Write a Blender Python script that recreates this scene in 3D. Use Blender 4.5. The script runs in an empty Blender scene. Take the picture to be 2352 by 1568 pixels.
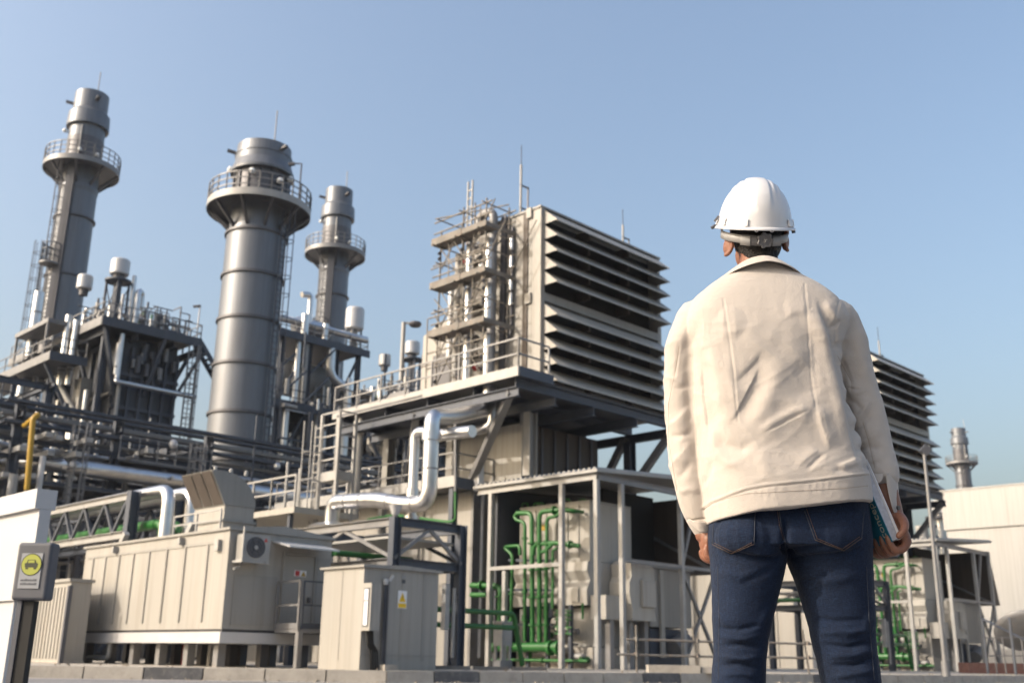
import bpy, math, random
from mathutils import Vector, Matrix
random.seed(7)
C = bpy.context.scene.collection
S = bpy.context.scene
# ---------------------------------------------------------------- camera
PITCH, ROLL, CZ, FPX = math.radians(16.8), math.radians(.93), .52, 2403.0
_F = Vector((0, math.cos(PITCH), math.sin(PITCH)))
_R0, _U0 = Vector((1, 0, 0)), Vector((0, -math.sin(PITCH), math.cos(PITCH)))
_R = _R0*math.cos(ROLL)+_U0*math.sin(ROLL)
_U = _U0*math.cos(ROLL)-_R0*math.sin(ROLL)
CAM = Vector((0, 0, CZ))
cd = bpy.data.cameras.new('camera')
cd.sensor_width, cd.lens = 36.0, 36.0*FPX/2352
cd.clip_start, cd.clip_end = .1, 6000
cd.dof.use_dof, cd.dof.focus_distance, cd.dof.aperture_fstop = True, 3.0, 5.0
cam = bpy.data.objects.new('camera', cd); C.objects.link(cam)
m3 = Matrix((_R, _U, -_F)).transposed()
cam.matrix_world = Matrix.Translation(CAM) @ m3.to_4x4()
S.camera = cam
# ---------------------------------------------------------------- light: sky + one sun
SUN_EL = math.radians(29)
_t = math.radians(27)
_s = math.sqrt(.5)
_sx, _sy = (-math.cos(_t)-math.sin(_t))*_s, (-math.cos(_t)+math.sin(_t))*_s
TOSUN = Vector((_sx*math.cos(SUN_EL), _sy*math.cos(SUN_EL), math.sin(SUN_EL)))
w = bpy.data.worlds.new('World'); S.world = w; w.use_nodes = True
nt = w.node_tree
sky = nt.nodes.new('ShaderNodeTexSky'); sky.sky_type = 'NISHITA'; sky.sun_disc = False
sky.sun_elevation = SUN_EL; sky.sun_rotation = math.atan2(_sx, _sy)
sky.air_density, sky.dust_density, sky.ozone_density, sky.altitude = 1.3, 7.5, 1.7, 0
bg = nt.nodes['Background']; bg.inputs['Strength'].default_value = .15
nt.links.new(sky.outputs[0], bg.inputs['Color'])
sl = bpy.data.lights.new('sun', 'SUN'); sl.energy = 2.0; sl.angle = math.radians(.53); sl.color = (1, .90, .78)
so = bpy.data.objects.new('sun', sl); C.objects.link(so)
so.rotation_euler = TOSUN.to_track_quat('Z', 'Y').to_euler(); so.location = TOSUN*60
S.view_settings.view_transform = 'Standard'; S.view_settings.look = 'None'
S.view_settings.exposure = .9; S.view_settings.gamma = 1
S.cycles.max_bounces = 6; S.cycles.volume_bounces = 0; S.cycles.volume_step_rate = 4; S.cycles.use_denoising = True
# ---------------------------------------------------------------- geometry helpers
def W(a, b, z):            # plant grid (a to the right and back, b to the left and back) -> world
    return Vector(((a-b)*_s, (a+b)*_s, z))
EU, EV, EZ = W(1, 0, 0), W(0, 1, 0), Vector((0, 0, 1))
def ray(x, y): return _F+_R*((x-1176)/FPX)-_U*((y-784)/FPX)
def at(x, y, Y): d = ray(x, y); return CAM+d*(Y/d.y)
def Pa(x, y, a):
    d = ray(x, y); n = EU; return CAM+d*((a-n.dot(CAM))/n.dot(d))
def Pb(x, y, b):
    d = ray(x, y); n = EV; return CAM+d*((b-n.dot(CAM))/n.dot(d))
def ab(P): return (P.dot(EU), P.dot(EV), P.z)
def pxm(x, y, Y): d = ray(x, y); return Y/d.y/FPX     # metres per pixel
BASE = {}
class MB:
    def __init__(s): s.v, s.f, s.sm = [], [], []
    def add(s, vs, fs, smooth=False):
        k = len(s.v); s.v += [Vector(p) for p in vs]
        s.f += [tuple(i+k for i in f) for f in fs]; s.sm += [smooth]*len(fs); return s
    def hexa(s, p):
        return s.add(p, [(0, 3, 2, 1), (4, 5, 6, 7), (0, 1, 5, 4), (1, 2, 6, 5), (2, 3, 7, 6), (3, 0, 4, 7)])
    def box(s, a0, a1, b0, b1, z0, z1):
        return s.hexa([W(a0, b0, z0), W(a1, b0, z0), W(a1, b1, z0), W(a0, b1, z0), W(a0, b0, z1), W(a1, b0, z1), W(a1, b1, z1), W(a0, b1, z1)])
    def wbox(s, x0, x1, y0, y1, z0, z1):
        return s.hexa([(x0, y0, z0), (x1, y0, z0), (x1, y1, z0), (x0, y1, z0), (x0, y0, z1), (x1, y0, z1), (x1, y1, z1), (x0, y1, z1)])
    def bar(s, P, Q, w, h=None, up=None):
        P, Q = Vector(P), Vector(Q); h = h or w; d = (Q-P).normalized()
        u = Vector(up) if up else (EZ if abs(d.z) < .95 else EU)
        sx = d.cross(u).normalized()*(w/2); sy = sx.cross(d).normalized()*(h/2)
        return s.hexa([P-sx-sy, P+sx-sy, P+sx+sy, P-sx+sy, Q-sx-sy, Q+sx-sy, Q+sx+sy, Q-sx+sy])
    def ibeam(s, P, Q, w, h, up=None):
        P, Q = Vector(P), Vector(Q); d = (Q-P).normalized()
        u = Vector(up) if up else (EZ if abs(d.z) < .95 else EU)
        sx = d.cross(u).normalized(); sy = sx.cross(d).normalized(); t = max(.02, h*.08)
        s.bar(P+sy*(h/2-t/2), Q+sy*(h/2-t/2), w, t, up); s.bar(P-sy*(h/2-t/2), Q-sy*(h/2-t/2), w, t, up)
        return s.bar(P, Q, t, h-2*t, up)
    def tube(s, pts, r, n=10, cap=True, rs=None):
        pts = [Vector(p) for p in pts]; m = len(pts); vs = []; fs = []; prev = None
        for i, p in enumerate(pts):
            t = (pts[min(i+1, m-1)]-pts[max(i-1, 0)]).normalized()
            if prev is None:
                u = t.cross(EZ if abs(t.z) < .9 else EU).normalized()
            else:
                u = (prev-t*prev.dot(t)).normalized()
            prev = u; q = t.cross(u); rr = rs[i] if rs else r
            vs += [p+u*(rr*math.cos(2*math.pi*k/n))+q*(rr*math.sin(2*math.pi*k/n)) for k in range(n)]
        for i in range(m-1):
            for k in range(n):
                fs.append((i*n+k, i*n+(k+1) % n, (i+1)*n+(k+1) % n, (i+1)*n+k))
        s.add(vs, fs, True)
        if cap:
            s.add(vs[:n], [tuple(range(n-1, -1, -1))]); s.add(vs[-n:], [tuple(range(n))])
        return s
    def pipe(s, pts, r, n=10, bend=None):
        pts = [Vector(p) for p in pts]; bend = bend or r*2.2; out = [pts[0]]
        for i in range(1, len(pts)-1):
            p = pts[i]; d0 = pts[i-1]-p; d1 = pts[i+1]-p
            k = min(bend, d0.length*.48, d1.length*.48); A, B = p+d0.normalized()*k, p+d1.normalized()*k
            for j in range(6):
                t = j/5; out.append(A*(1-t)**2+p*(2*t*(1-t))+B*t*t)
        out.append(pts[-1]); return s.tube(out, r, n)
    def lathe(s, c, prof, n=32, smooth=True, cap=True, ang=None):
        c = Vector(c); vs = []; m = len(prof)
        for r, z in prof: vs += [c+Vector((r*math.cos(2*math.pi*k/n), r*math.sin(2*math.pi*k/n), z)) for k in range(n)]
        for i in range(m-1):
            ring = [vs[i*n:(i+1)*n], vs[(i+1)*n:(i+2)*n]]
            s.add(ring[0]+ring[1], [(k, (k+1) % n, n+(k+1) % n, n+k) for k in range(n)], smooth)
        if cap:
            s.add(vs[:n], [tuple(range(n-1, -1, -1))]); s.add(vs[-n:], [tuple(range(n))])
        return s
    def prism(s, poly, vec):
        poly = [Vector(p) for p in poly]; vec = Vector(vec); n = len(poly)
        return s.add(poly+[p+vec for p in poly], [tuple(range(n-1, -1, -1)), tuple(range(n, 2*n))]+[(i, (i+1) % n, n+(i+1) % n, n+i) for i in range(n)])
    def rail(s, pts, h=1.1, step=1.5, r=.028, kick=True, mids=2):
        pts = [Vector(p) for p in pts]
        for P, Q in zip(pts, pts[1:]):
            L = (Q-P).length; n = max(1, round(L/step))
            for i in range(n+1):
                p = P.lerp(Q, i/n); s.bar(p, p+EZ*h, r*2)
            for j in range(1, mids+1):
                s.bar(P+EZ*(h*j/mids), Q+EZ*(h*j/mids), r*1.8)
            if kick: s.bar(P+EZ*.07, Q+EZ*.07, .012, .12)
        return s
    def build(s, name, mat, parent=None, label=None):
        base = BASE.get(parent.name, Vector()) if parent else Vector()
        me = bpy.data.meshes.new(name); me.from_pydata([p-base for p in s.v], [], s.f)
        me.polygons.foreach_set('use_smooth', s.sm); me.materials.append(mat); me.update()
        o = bpy.data.objects.new(name, me); C.objects.link(o)
        if parent: o.parent = parent; BASE[o.name] = base
        if label: o['label'] = label
        return o
def thing(name, label, cat, loc, group=None):
    o = bpy.data.objects.new(name, None); C.objects.link(o); o.location = loc; o.empty_display_size = .3
    BASE[o.name] = Vector(loc); o['label'] = label; o['category'] = cat
    if group: o['group'] = group
    return o
def tag(o, label, cat, group=None):
    o['label'] = label; o['category'] = cat
    if group: o['group'] = group
    return o
def struct(o, kind='structure'): o['kind'] = kind; return o
def copy_tree(o, off=None, parent=None, label=None, group=None):
    c = o.copy(); C.objects.link(c)
    if parent: c.parent = parent
    if off is not None: c.location = o.location+off; BASE[c.name] = BASE[o.name]+off
    if label: c['label'] = label
    if group: c['group'] = group
    for ch in list(o.children): copy_tree(ch, None, c)
    return c
# ---------------------------------------------------------------- materials
def mat(name, col, rough=.6, metal=0., amp=.12, scale=1.5, streak=0., bump=0., bscale=30., dirt=None, dirt_amt=.0, spec=.5, coat=0.):
    m = bpy.data.materials.new(name); m.use_nodes = True; t = m.node_tree; N = t.nodes; L = t.links
    B = N['Principled BSDF']; B.inputs['Roughness'].default_value = rough; B.inputs['Metallic'].default_value = metal
    B.inputs['Specular IOR Level'].default_value = spec; B.inputs['Coat Weight'].default_value = coat
    tc = N.new('ShaderNodeTexCoord'); mp = N.new('ShaderNodeMapping'); L.new(tc.outputs['Object'], mp.inputs[0])
    mp.inputs['Scale'].default_value = (1, 1, .18 if streak else 1)
    n1 = N.new('ShaderNodeTexNoise'); n1.inputs['Scale'].default_value = scale; n1.inputs['Detail'].default_value = 6; n1.inputs['Roughness'].default_value = .62
    L.new(mp.outputs[0], n1.inputs['Vector'])
    r = N.new('ShaderNodeValToRGB'); r.color_ramp.elements[0].position = .3; r.color_ramp.elements[1].position = .7
    r.color_ramp.elements[0].color = tuple(c*(1-amp) for c in col)+(1,); r.color_ramp.elements[1].color = tuple(min(1, c*(1+amp*.6)) for c in col)+(1,)
    L.new(n1.outputs['Fac'], r.inputs['Fac']); out = r.outputs['Color']
    if dirt:
        n2 = N.new('ShaderNodeTexNoise'); n2.inputs['Scale'].default_value = scale*2.3; n2.inputs['Detail'].default_value = 9; n2.inputs['Roughness'].default_value = .7
        L.new(mp.outputs[0], n2.inputs['Vector'])
        r2 = N.new('ShaderNodeValToRGB'); r2.color_ramp.elements[0].position = .5; r2.color_ramp.elements[1].position = .72
        r2.color_ramp.elements[1].color = (dirt_amt,)*3+(1,); L.new(n2.outputs['Fac'], r2.inputs['Fac'])
        mx = N.new('ShaderNodeMixRGB'); mx.inputs['Color2'].default_value = dirt+(1,)
        L.new(r2.outputs['Color'], mx.inputs['Fac']); L.new(out, mx.inputs['Color1']); out = mx.outputs['Color']
    if streak:
        m2 = N.new('ShaderNodeMapping'); m2.inputs['Scale'].default_value = (7, 7, .16); L.new(tc.outputs['Object'], m2.inputs[0])
        n4 = N.new('ShaderNodeTexNoise'); n4.inputs['Scale'].default_value = 1.0; n4.inputs['Detail'].default_value = 7; n4.inputs['Roughness'].default_value = .68; L.new(m2.outputs[0], n4.inputs['Vector'])
        r4 = N.new('ShaderNodeValToRGB'); r4.color_ramp.elements[0].position = .47; r4.color_ramp.elements[1].position = .74; r4.color_ramp.elements[1].color = (streak*.34,)*3+(1,); L.new(n4.outputs['Fac'], r4.inputs['Fac'])
        mz = N.new('ShaderNodeMixRGB'); mz.inputs['Color2'].default_value = (col[0]*.42, col[1]*.38, col[2]*.34, 1); L.new(r4.outputs['Color'], mz.inputs['Fac']); L.new(out, mz.inputs['Color1']); out = mz.outputs['Color']
    L.new(out, B.inputs['Base Color'])
    mr = N.new('ShaderNodeMapRange'); mr.inputs['To Min'].default_value = max(0, rough-.09); mr.inputs['To Max'].default_value = min(1, rough+.12)
    L.new(n1.outputs['Fac'], mr.inputs['Value']); L.new(mr.outputs[0], B.inputs['Roughness'])
    if bump:
        n3 = N.new('ShaderNodeTexNoise'); n3.inputs['Scale'].default_value = bscale; n3.inputs['Detail'].default_value = 4
        L.new(tc.outputs['Object'], n3.inputs['Vector'])
        bp = N.new('ShaderNodeBump'); bp.inputs['Strength'].default_value = bump; bp.inputs['Distance'].default_value = .02
        L.new(n3.outputs['Fac'], bp.inputs['Height']); L.new(bp.outputs['Normal'], B.inputs['Normal'])
    return m
BEIGE = mat('beige_paint', (.30, .286, .262), .5, 0, .09, .8, 1, dirt=(.24, .20, .155), dirt_amt=.3)
BEIGE2 = mat('grey_beige_paint', (.262, .253, .236), .5, 0, .08, .8, 1, dirt=(.3, .25, .2), dirt_amt=.2)
CREAM = mat('cream_paint', (.34, .324, .295), .55, 0, .06, .7, 1, dirt=(.36, .3, .22), dirt_amt=.16)
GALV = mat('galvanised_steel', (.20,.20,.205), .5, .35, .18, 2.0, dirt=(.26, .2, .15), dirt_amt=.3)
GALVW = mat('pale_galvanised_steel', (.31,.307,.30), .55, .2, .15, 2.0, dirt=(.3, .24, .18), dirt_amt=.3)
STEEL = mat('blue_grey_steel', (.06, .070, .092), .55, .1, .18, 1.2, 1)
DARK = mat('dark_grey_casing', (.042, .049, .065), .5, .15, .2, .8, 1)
STACKM = mat('grey_stack_paint', (.142, .153, .174), .42, .4, .16, .6, 1, dirt=(.10, .09, .085), dirt_amt=.35)
STACKD = mat('dark_stack_steel', (.10, .10, .11), .5, .4, .25, .8, 1)
CLAD = mat('aluminium_cladding', (.60, .60, .61), .30, 1.0, .1, 3, bump=.12, bscale=6)
WHITEM = mat('white_metal', (.47,.47,.48), .4, .25, .06, 2)
GREEN = mat('green_pipe_paint', (.013, .11, .018), .4, 0, .18, 2)
YELLOW = mat('yellow_pipe_paint', (.36, .22, .02), .45, 0, .12, 2)
RUST = mat('weathered_scaffold_board', (.185,.172,.155), .8, 0, .3, 2.5, dirt=(.22, .13, .08), dirt_amt=.6)
POLE = mat('scaffold_tube', (.20, .185, .165), .55, .4, .3, 3, dirt=(.2, .12, .07), dirt_amt=.5)
GREYB = mat('grey_weathered_sheet', (.23, .222, .208), .5, .1, .1, 1.2, 1)
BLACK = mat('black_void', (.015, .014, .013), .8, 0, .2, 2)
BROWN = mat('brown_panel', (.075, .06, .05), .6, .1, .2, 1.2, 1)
CONC = mat('concrete', (.36,.33,.29), .85, 0, .2, 2.2, dirt=(.2, .18, .15), dirt_amt=.55, bump=.3, bscale=40)
KERBD = mat('black_kerb_paint', (.09, .09, .095), .8, 0, .3, 3, dirt=(.3, .28, .25), dirt_amt=.35)
ASPH = mat('asphalt', (.19, .19, .20), .85, 0, .2, .8, dirt=(.2, .19, .18), dirt_amt=.3, bump=.4, bscale=120)
GRAVEL = mat('gravel_ground', (.30, .26, .21), .95, 0, .3, 4, dirt=(.15, .13, .1), dirt_amt=.6, bump=.6, bscale=60)
WHITEP = mat('white_painted_panel', (.43,.43,.44), .45, 0, .04, 1.5)
WALLW = mat('cream_wall_cladding', (.41, .40, .38), .6, 0, .05, .4, 1)
SIGNB = mat('grey_sign_plastic', (.07, .073, .088), .55, 0, .12, 6)
PAPER = mat('white_paper', (.72, .72, .74), .7, 0, .04, 20)
RED = mat('red_paint', (.45, .03, .03), .5)
LAMPG = mat('lamp_glass', (.8, .8, .78), .15, 0, .03)
# ================================================================ ground
SL = .22                                     # plant slab height
g = MB().add([(-3000, -60, 0), (3000, -60, 0), (3000, 4000, 0), (-3000, 4000, 0)], [(0, 1, 2, 3)])
struct(g.build('road', ASPH))
edge = [Vector((-60, 15, 0)), Vector((-14, 21.0, 0)), Vector((-6, 21.7, 0)), Vector((-2.4, 22.0, 0)), Vector((2.2, 24.8, 0)), Vector((12, 31.5, 0)), Vector((17, 35.5, 0)), Vector((60, 66, 0)), Vector((300, 200, 0))]
back = [Vector((900, 1500, 0)), Vector((-900, 1500, 0)), Vector((-200, 60, 0))]
g = MB(); poly = edge+back
inner = [p+Vector((-.25, .42, 0)) for p in edge]+[p for p in back]
g.prism([p+EZ*.02 for p in inner], EZ*(SL-.024)); struct(g.build('plant_slab_ground', CONC))
g = MB(); kb = MB(); k = 0
for P, Q in zip(edge[:-2], edge[1:-1]):
    n = max(1, round((Q-P).length/1.15)); d = (Q-P)/n; nrm = Vector((-d.y, d.x, 0)).normalized()
    for i in range(n):
        A = P+d*i+d*.012; B = P+d*(i+1)-d*.012
        tgt = kb if (k % 5 in (1,) and random.random() < .8) else g
        tgt.hexa([A+EZ*.0, B+EZ*.0, B+nrm*.40, A+nrm*.40, A+nrm*.03+EZ*(SL+.012), B+nrm*.03+EZ*(SL+.012), B+nrm*.40+EZ*(SL+.012), A+nrm*.40+EZ*(SL+.012)]); k += 1
kp = g.build('kerb', CONC); struct(kp); kk = kb.build('kerb_painted_block', KERBD, kp)
g = MB()
for P, Q in zip(edge[:-2], edge[1:-1]):
    d = (Q-P).normalized(); nrm = Vector((-d.y, d.x, 0))
    g.add([P-nrm*.75+EZ*.004, Q-nrm*.75+EZ*.004, Q-nrm*.02+EZ*.004, P-nrm*.02+EZ*.004], [(0, 1, 2, 3)])
struct(g.build('gutter_path', mat('gutter_concrete', (.30, .285, .27), .9, 0, .2, 1.5, dirt=(.14, .13, .12), dirt_amt=.5)))

g = MB(); rg = random.Random(8)
for P, Q in zip(edge[1:-2], edge[2:-1]):
    n = int((Q-P).length*9); d = (Q-P).normalized(); nrm = Vector((-d.y, d.x, 0))
    for i in range(n):
        c_ = P.lerp(Q, rg.random())-nrm*rg.uniform(.0, .5) if rg.random() < .6 else P.lerp(Q, rg.random())+nrm*rg.uniform(.5, 2.2)+EZ*(SL)
        s_ = rg.uniform(.012, .045); c_.z += s_*.4+.004; ax = [Vector((rg.uniform(-1, 1), rg.uniform(-1, 1), rg.uniform(-.5, .5)))*s_ for _ in range(3)]
        g.add([c_+ax[0], c_-ax[0], c_+ax[1], c_-ax[1], c_+EZ*s_*.7, c_-EZ*s_*.4], [(0, 2, 4), (2, 1, 4), (1, 3, 4), (3, 0, 4), (2, 0, 5), (1, 2, 5), (3, 1, 5), (0, 3, 5)])
struct(g.build('gravel', GRAVEL), 'stuff')
# ================================================================ stacks
def rung_ladder(mb, P, h, out, side, wdt=.45, cage=True, r=.03):
    P = Vector(P)
    for sgn in (-1, 1): mb.bar(P+side*(sgn*wdt/2), P+side*(sgn*wdt/2)+EZ*h, r*2)
    n = int(h/.35)
    for i in range(n): mb.bar(P-side*wdt/2+EZ*(.2+i*.35), P+side*wdt/2+EZ*(.2+i*.35), r*1.2)
    if cage:
        for i in range(max(1, int((h-2)/1.1))):
            z = 2.2+i*1.1; pts = [P+side*(.38*math.cos(t))+out*(.1+.62*math.sin(t))+EZ*z for t in [math.pi*j/6 for j in range(7)]]
            mb.tube(pts, r*.9, 4, False)
        for t in (0.0, .25, .5, .75, 1.0):
            q = P+side*(.38*math.cos(math.pi*t))+out*(.1+.62*math.sin(math.pi*t)); mb.bar(q+EZ*2.2, q+EZ*h, r*1.3)
def ring_platform(st, c, rin, rout, z, h=1.1, lit=GALVW, nb=10):
    MB().lathe(c, [(rin, z-.06), (rout-.05, z-.06), (rout-.05, z+.02), (rin, z+.02)], 48, False, False).build('platform_deck', STACKD, st)
    MB().lathe(c, [(rout-.06, z-.3), (rout, z-.3), (rout, z+.12), (rout-.06, z+.12)], 48, True, False).build('platform_fascia', lit, st)
    q = MB()
    pts = [c+Vector((rout*.985*math.cos(2*math.pi*k/28), rout*.985*math.sin(2*math.pi*k/28), z)) for k in range(29)]
    q.rail(pts, h, 9, .03, False, 3); q.build('platform_railing', GALV, st)
    for k in range(nb):
        d = Vector((math.cos(2*math.pi*(k+.3)/nb), math.sin(2*math.pi*(k+.3)/nb), 0))
        MB().bar(c+d*rin*.98+EZ*(z-(rout-rin)*1.05), c+d*(rout-.15)+EZ*(z-.2), .14, .2).build('platform_bracket', STACKD, st)
def pod(st, c, d, r, z, s=.3):
    MB().lathe(c+d*(r+.25)+EZ*z, [(.02, -s*.6), (s*.6, -s*.5), (s*.75, 0), (s*.5, s*.55), (.03, s*.6)], 10).build('warning_light', LAMPG, st)
    MB().bar(c+d*(r-.05)+EZ*(z-.1), c+d*(r+.2)+EZ*(z-.1), .07).build('light_bracket', STACKD, st)
def az(px):   # unit vector on the camera-facing side
    a = math.radians(px); return Vector((math.sin(a), -math.cos(a), 0))

big = thing('exhaust_stack', 'thick grey metal stack with ringed shaft and round white-edged platform, behind the beige container', 'chimney', W(29.8, 51.2, 0))
c = Vector(big.location); YB = c.y
zc = lambda cx, y, R: at(cx, y, YB-R).z
Rs = 1.72
zz = {k: zc(x, y, R) for k, x, y, R in (('top', 606, 318, 1.5), ('lip', 606, 339, 1.6), ('sk0', 604, 352, 1.75), ('sk1', 602, 377, 1.85), ('plat', 598, 432, 3.1), ('neck', 592, 470, 1.6), ('sh', 588, 522, 1.72))}
MB().lathe(c, [(1.72, .3), (1.72, zz['sh']-.35), (1.72, zz['sh']), (1.62, zz['sh']+.02), (1.60, zz['plat']-.5), (1.62, zz['plat']+.0)], 48).build('shaft', STACKM, big)
MB().lathe(c, [(1.60, zz['plat']+.01), (1.60, zz['sk1']+.1)], 48).build('neck', STACKD, big)
MB().lathe(c, [(1.62, zz['sk1']+.1), (1.86, zz['sk1']), (1.88, zz['sk1']+.15), (1.84, zz['sk0']-.5), (1.66, zz['sk0']), (1.66, zz['lip']-.05), (1.70, zz['lip']-.04), (1.70, zz['lip']+.06), (1.62, zz['lip']+.07), (1.60, zz['top']), (1.5, zz['top']), (1.48, zz['lip'])], 48, True, True).build('cap', STACKM, big)
for x, y in ((584, 520), (576, 618), (567, 722), (556, 827), (547, 940), (538, 1052)):
    z = zc(x, y, 1.74); MB().lathe(c, [(1.715, z-.09), (1.83, z-.09), (1.83, z+.05), (1.715, z+.05)], 48, True, False).build('stiffener_ring', STACKD, big)
ring_platform(big, c, 1.6, 3.02, zz['plat'], 1.15, GALVW, 10)
for k in range(16):
    d = az(-80+k*22.5); MB().bar(c+d*1.63+EZ*(zz['plat']+.1), c+d*1.63+EZ*(zz['sk1']-.1), .06, .12).build('neck_rib', DARK, big)
for a_, z in ((-4, zz['sk1']-.45), (-70, zz['sk1']+.2), (48, zz['plat']+1.35), (75, zz['sk1']-.3)): pod(big, c, az(a_), 1.62, z, .27)
MB().bar(c+az(35)*1.5+EZ*zz['top'], c+az(35)*1.5+EZ*(zz['top']+2.0), .05).build('lightning_rod', GALV, big)
for a_ in (-72, 50): MB().bar(c+az(a_)*1.6+EZ*(zz['lip']+.15), c+az(a_)*2.15+EZ*(zz['lip']+.25), .22, .14).build('top_lamp_arm', STACKD, big)
lm = MB(); rung_ladder(lm, c+az(68)*1.86+EZ*8, zz['plat']-8.4, az(68), az(158)); lm.build('caged_ladder', STEEL, big)
lp = MB(); q = c+az(62)*2.95+EZ*zz['plat']; lp.tube([q, q+EZ*2.4], .045, 6); lp.bar(q+EZ*2.4, q+EZ*2.42-_R*.5, .07, .05)
fl = thing('floodlight', 'slim lamp on a pole at the right edge of the thick ringed stack platform', 'lamp', q)
lp.build('lamp_pole', STEEL, fl); MB().bar(q+EZ*2.4-_R*.4, q+EZ*2.34-_R*.75, .26, .13).build('lamp_head', STACKD, fl)
copy_tree(big, EU*(25.4*3+2.2), label='grey stack shaft seen partly under the far louvred intake house beside the lamp post')

hs = thing('chimney_stack', 'tallest slender grey chimney with ladder duct down its front, far left of the plant', 'chimney', W(30.2, 80.4, 0), 'slender boiler chimneys')
c = Vector(hs.location); YB = c.y
zz = {k: zc(x, y, R) for k, x, y, R in (('top', 210, 203, 1.3), ('sk0', 206, 250, 1.35), ('sk1', 203, 277, 1.65), ('plat', 193, 355, 2.9), ('r1', 176, 490, 1.5), ('r2', 155, 625, 1.5))}
MB().lathe(c, [(1.62, .3), (1.50, zz['r2']), (1.44, zz['plat']-2.2), (1.5, zz['plat']-1.9), (1.42, zz['plat']-1.2), (1.42, zz['plat'])], 40).build('shaft', STACKM, hs)
MB().lathe(c, [(1.42, zz['plat']+.01), (1.42, zz['plat']+2.6)], 40).build('neck', STACKD, hs)
MB().lathe(c, [(1.40, zz['plat']+2.6), (1.40, zz['sk1']+.1)], 40).build('upper_neck', STACKM, hs)
MB().lathe(c, [(1.42, zz['sk1']+.1), (1.66, zz['sk1']), (1.67, zz['sk1']+.2), (1.62, zz['sk0']), (1.36, zz['sk0']+.3), (1.34, zz['top']), (1.24, zz['top']), (1.22, zz['sk0'])], 40).build('cap', STACKM, hs)
for z in (zz['r1'], zz['r2'], zz['r2']-5.2, zz['r1']+4.9): MB().lathe(c, [(1.45, z-.07), (1.62, z-.07), (1.62, z+.05), (1.45, z+.05)], 40, True, False).build('stiffener_ring', STACKD, hs)
ring_platform(hs, c, 1.42, 2.95, zz['plat'], 1.3, GALV, 8)
MB().bar(c+az(40)*1.3+EZ*zz['top'], c+az(40)*1.3+EZ*(zz['top']+1.7), .06).build('lightning_rod', GALV, hs)
d = az(-2); MB().bar(c+d*1.62+EZ*14, c+d*1.62+EZ*(zz['plat']-.1), .62, .3, d).build('ladder_duct', STACKD, hs)
lm = MB(); rung_ladder(lm, c+az(-24)*1.55+EZ*14, zz['plat']-14, az(-24), az(66), .5, True); lm.build('caged_ladder', STACKD, hs)
MB().lathe(c+az(-20)*1.9+EZ*0, [(.75, zz['r2']+.5), (.75, zz['r2']+.62)], 12).build('rest_platform', GALV, hs)
q = MB(); cc = c+az(-20)*1.9+EZ*(zz['r2']+.6); q.rail([cc+Vector((.7*math.cos(k*math.pi/4), .7*math.sin(k*math.pi/4), 0)) for k in range(9)], 1.6, 9, .03, False, 3); q.build('rest_railing', STEEL, hs)
for a_, z in ((12, zz['plat']+1.1), (60, zz['plat']+1.0), (-60, zz['sk1']-.5)): pod(hs, c, az(a_), 1.45, z, .24)
for a_ in (-75, 40): MB().bar(c+az(a_)*1.3+EZ*(zz['sk0']+1.0), c+az(a_)*1.95+EZ*(zz['sk0']+1.1), .3, .16).build('top_lamp_arm', STACKD, hs)
MB().bar(c+az(8)*1.48+EZ*(zz['plat']), c+az(8)*1.48+EZ*(zz['plat']+3.4), .12).build('vent_pipe', GALV, hs)
# side ladder tower at the left of the tall chimney
lm = MB(); rung_ladder(lm, c+az(-80)*2.0+EZ*12, zz['r2']-9, az(-80), az(10), .5, True); lm.build('side_ladder', STEEL, hs)
copy_tree(hs, EU*25.4, label='middle-distance slender grey chimney between the thick ringed stack and the scaffold', group='slender boiler chimneys')
copy_tree(hs, EU*174.8, label='small distant grey chimney rising behind the cream building roof on the right', group='slender boiler chimneys')

# ================================================================ heat recovery boiler (repeats along the row)
rr0 = random.Random(77)
hb = thing('boiler_house', 'dark steel boiler with pipe-cluttered roof deck below the tallest chimney', 'boiler', W(30, 64, SL), 'heat recovery boilers')
A0, A1, B0, B1 = 26.55, 33.4, 63.5, 79.0; ZD = 20.85
MB().box(28.4, 32.4, 64.6, 78.0, SL, ZD-.5).build('casing', DARK, hb)
for i in range(6):
    a = 28.4+i*.8; MB().box(a-.09, a+.09, 64.36, 64.595, 6, ZD-1.2).build('casing_rib', STEEL, hb)
for z in (8.5, 11.7, 13.3, 15.6, 17.8): MB().box(28.15, 32.6, 64.42, 64.59, z-.12, z+.12).build('casing_band', STEEL, hb)
for i in range(8):
    b = 64.8+i*1.8; MB().box(28.16, 28.395, b-.1, b+.1, 6, ZD-1).build('casing_rib', STEEL, hb)
for z in (9.4, 11.0, 12.6, 14.4, 16.4): MB().box(27.95, 28.39, 64.5, 78, z-.07, z+.07).build('casing_shelf', GALV, hb)
MB().box(26.8, 27.5, 66.2, 67.3, 6, 17.5).build('side_duct', BEIGE2, hb)
MB().box(27.4, 32.6, 53.6, 64.3, SL, 11.5).build('inlet_duct', DARK, hb)
for i in range(6): MB().box(27.3, 32.7, 54.2+i*1.8, 54.4+i*1.8, SL, 11.6).build('duct_band', STEEL, hb)
MB().box(20.8, 26.0, 62, 73, SL, 9.2).build('shade_backdrop_block', DARK, hb)  # added dark block standing in for the deep shade behind the racks
MB().box(A0, A1, B0, B1, ZD-.06, ZD+.04).build('roof_deck', STACKD, hb)
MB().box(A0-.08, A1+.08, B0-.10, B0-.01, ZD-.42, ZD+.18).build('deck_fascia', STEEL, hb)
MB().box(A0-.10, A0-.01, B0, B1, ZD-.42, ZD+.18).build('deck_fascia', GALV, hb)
MB().rail([W(A0, B1, ZD), W(A0, B0, ZD), W(A1, B0, ZD), W(A1, B1, ZD)], 1.15, 1.6, .03).build('deck_railing', GALV, hb)
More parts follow.
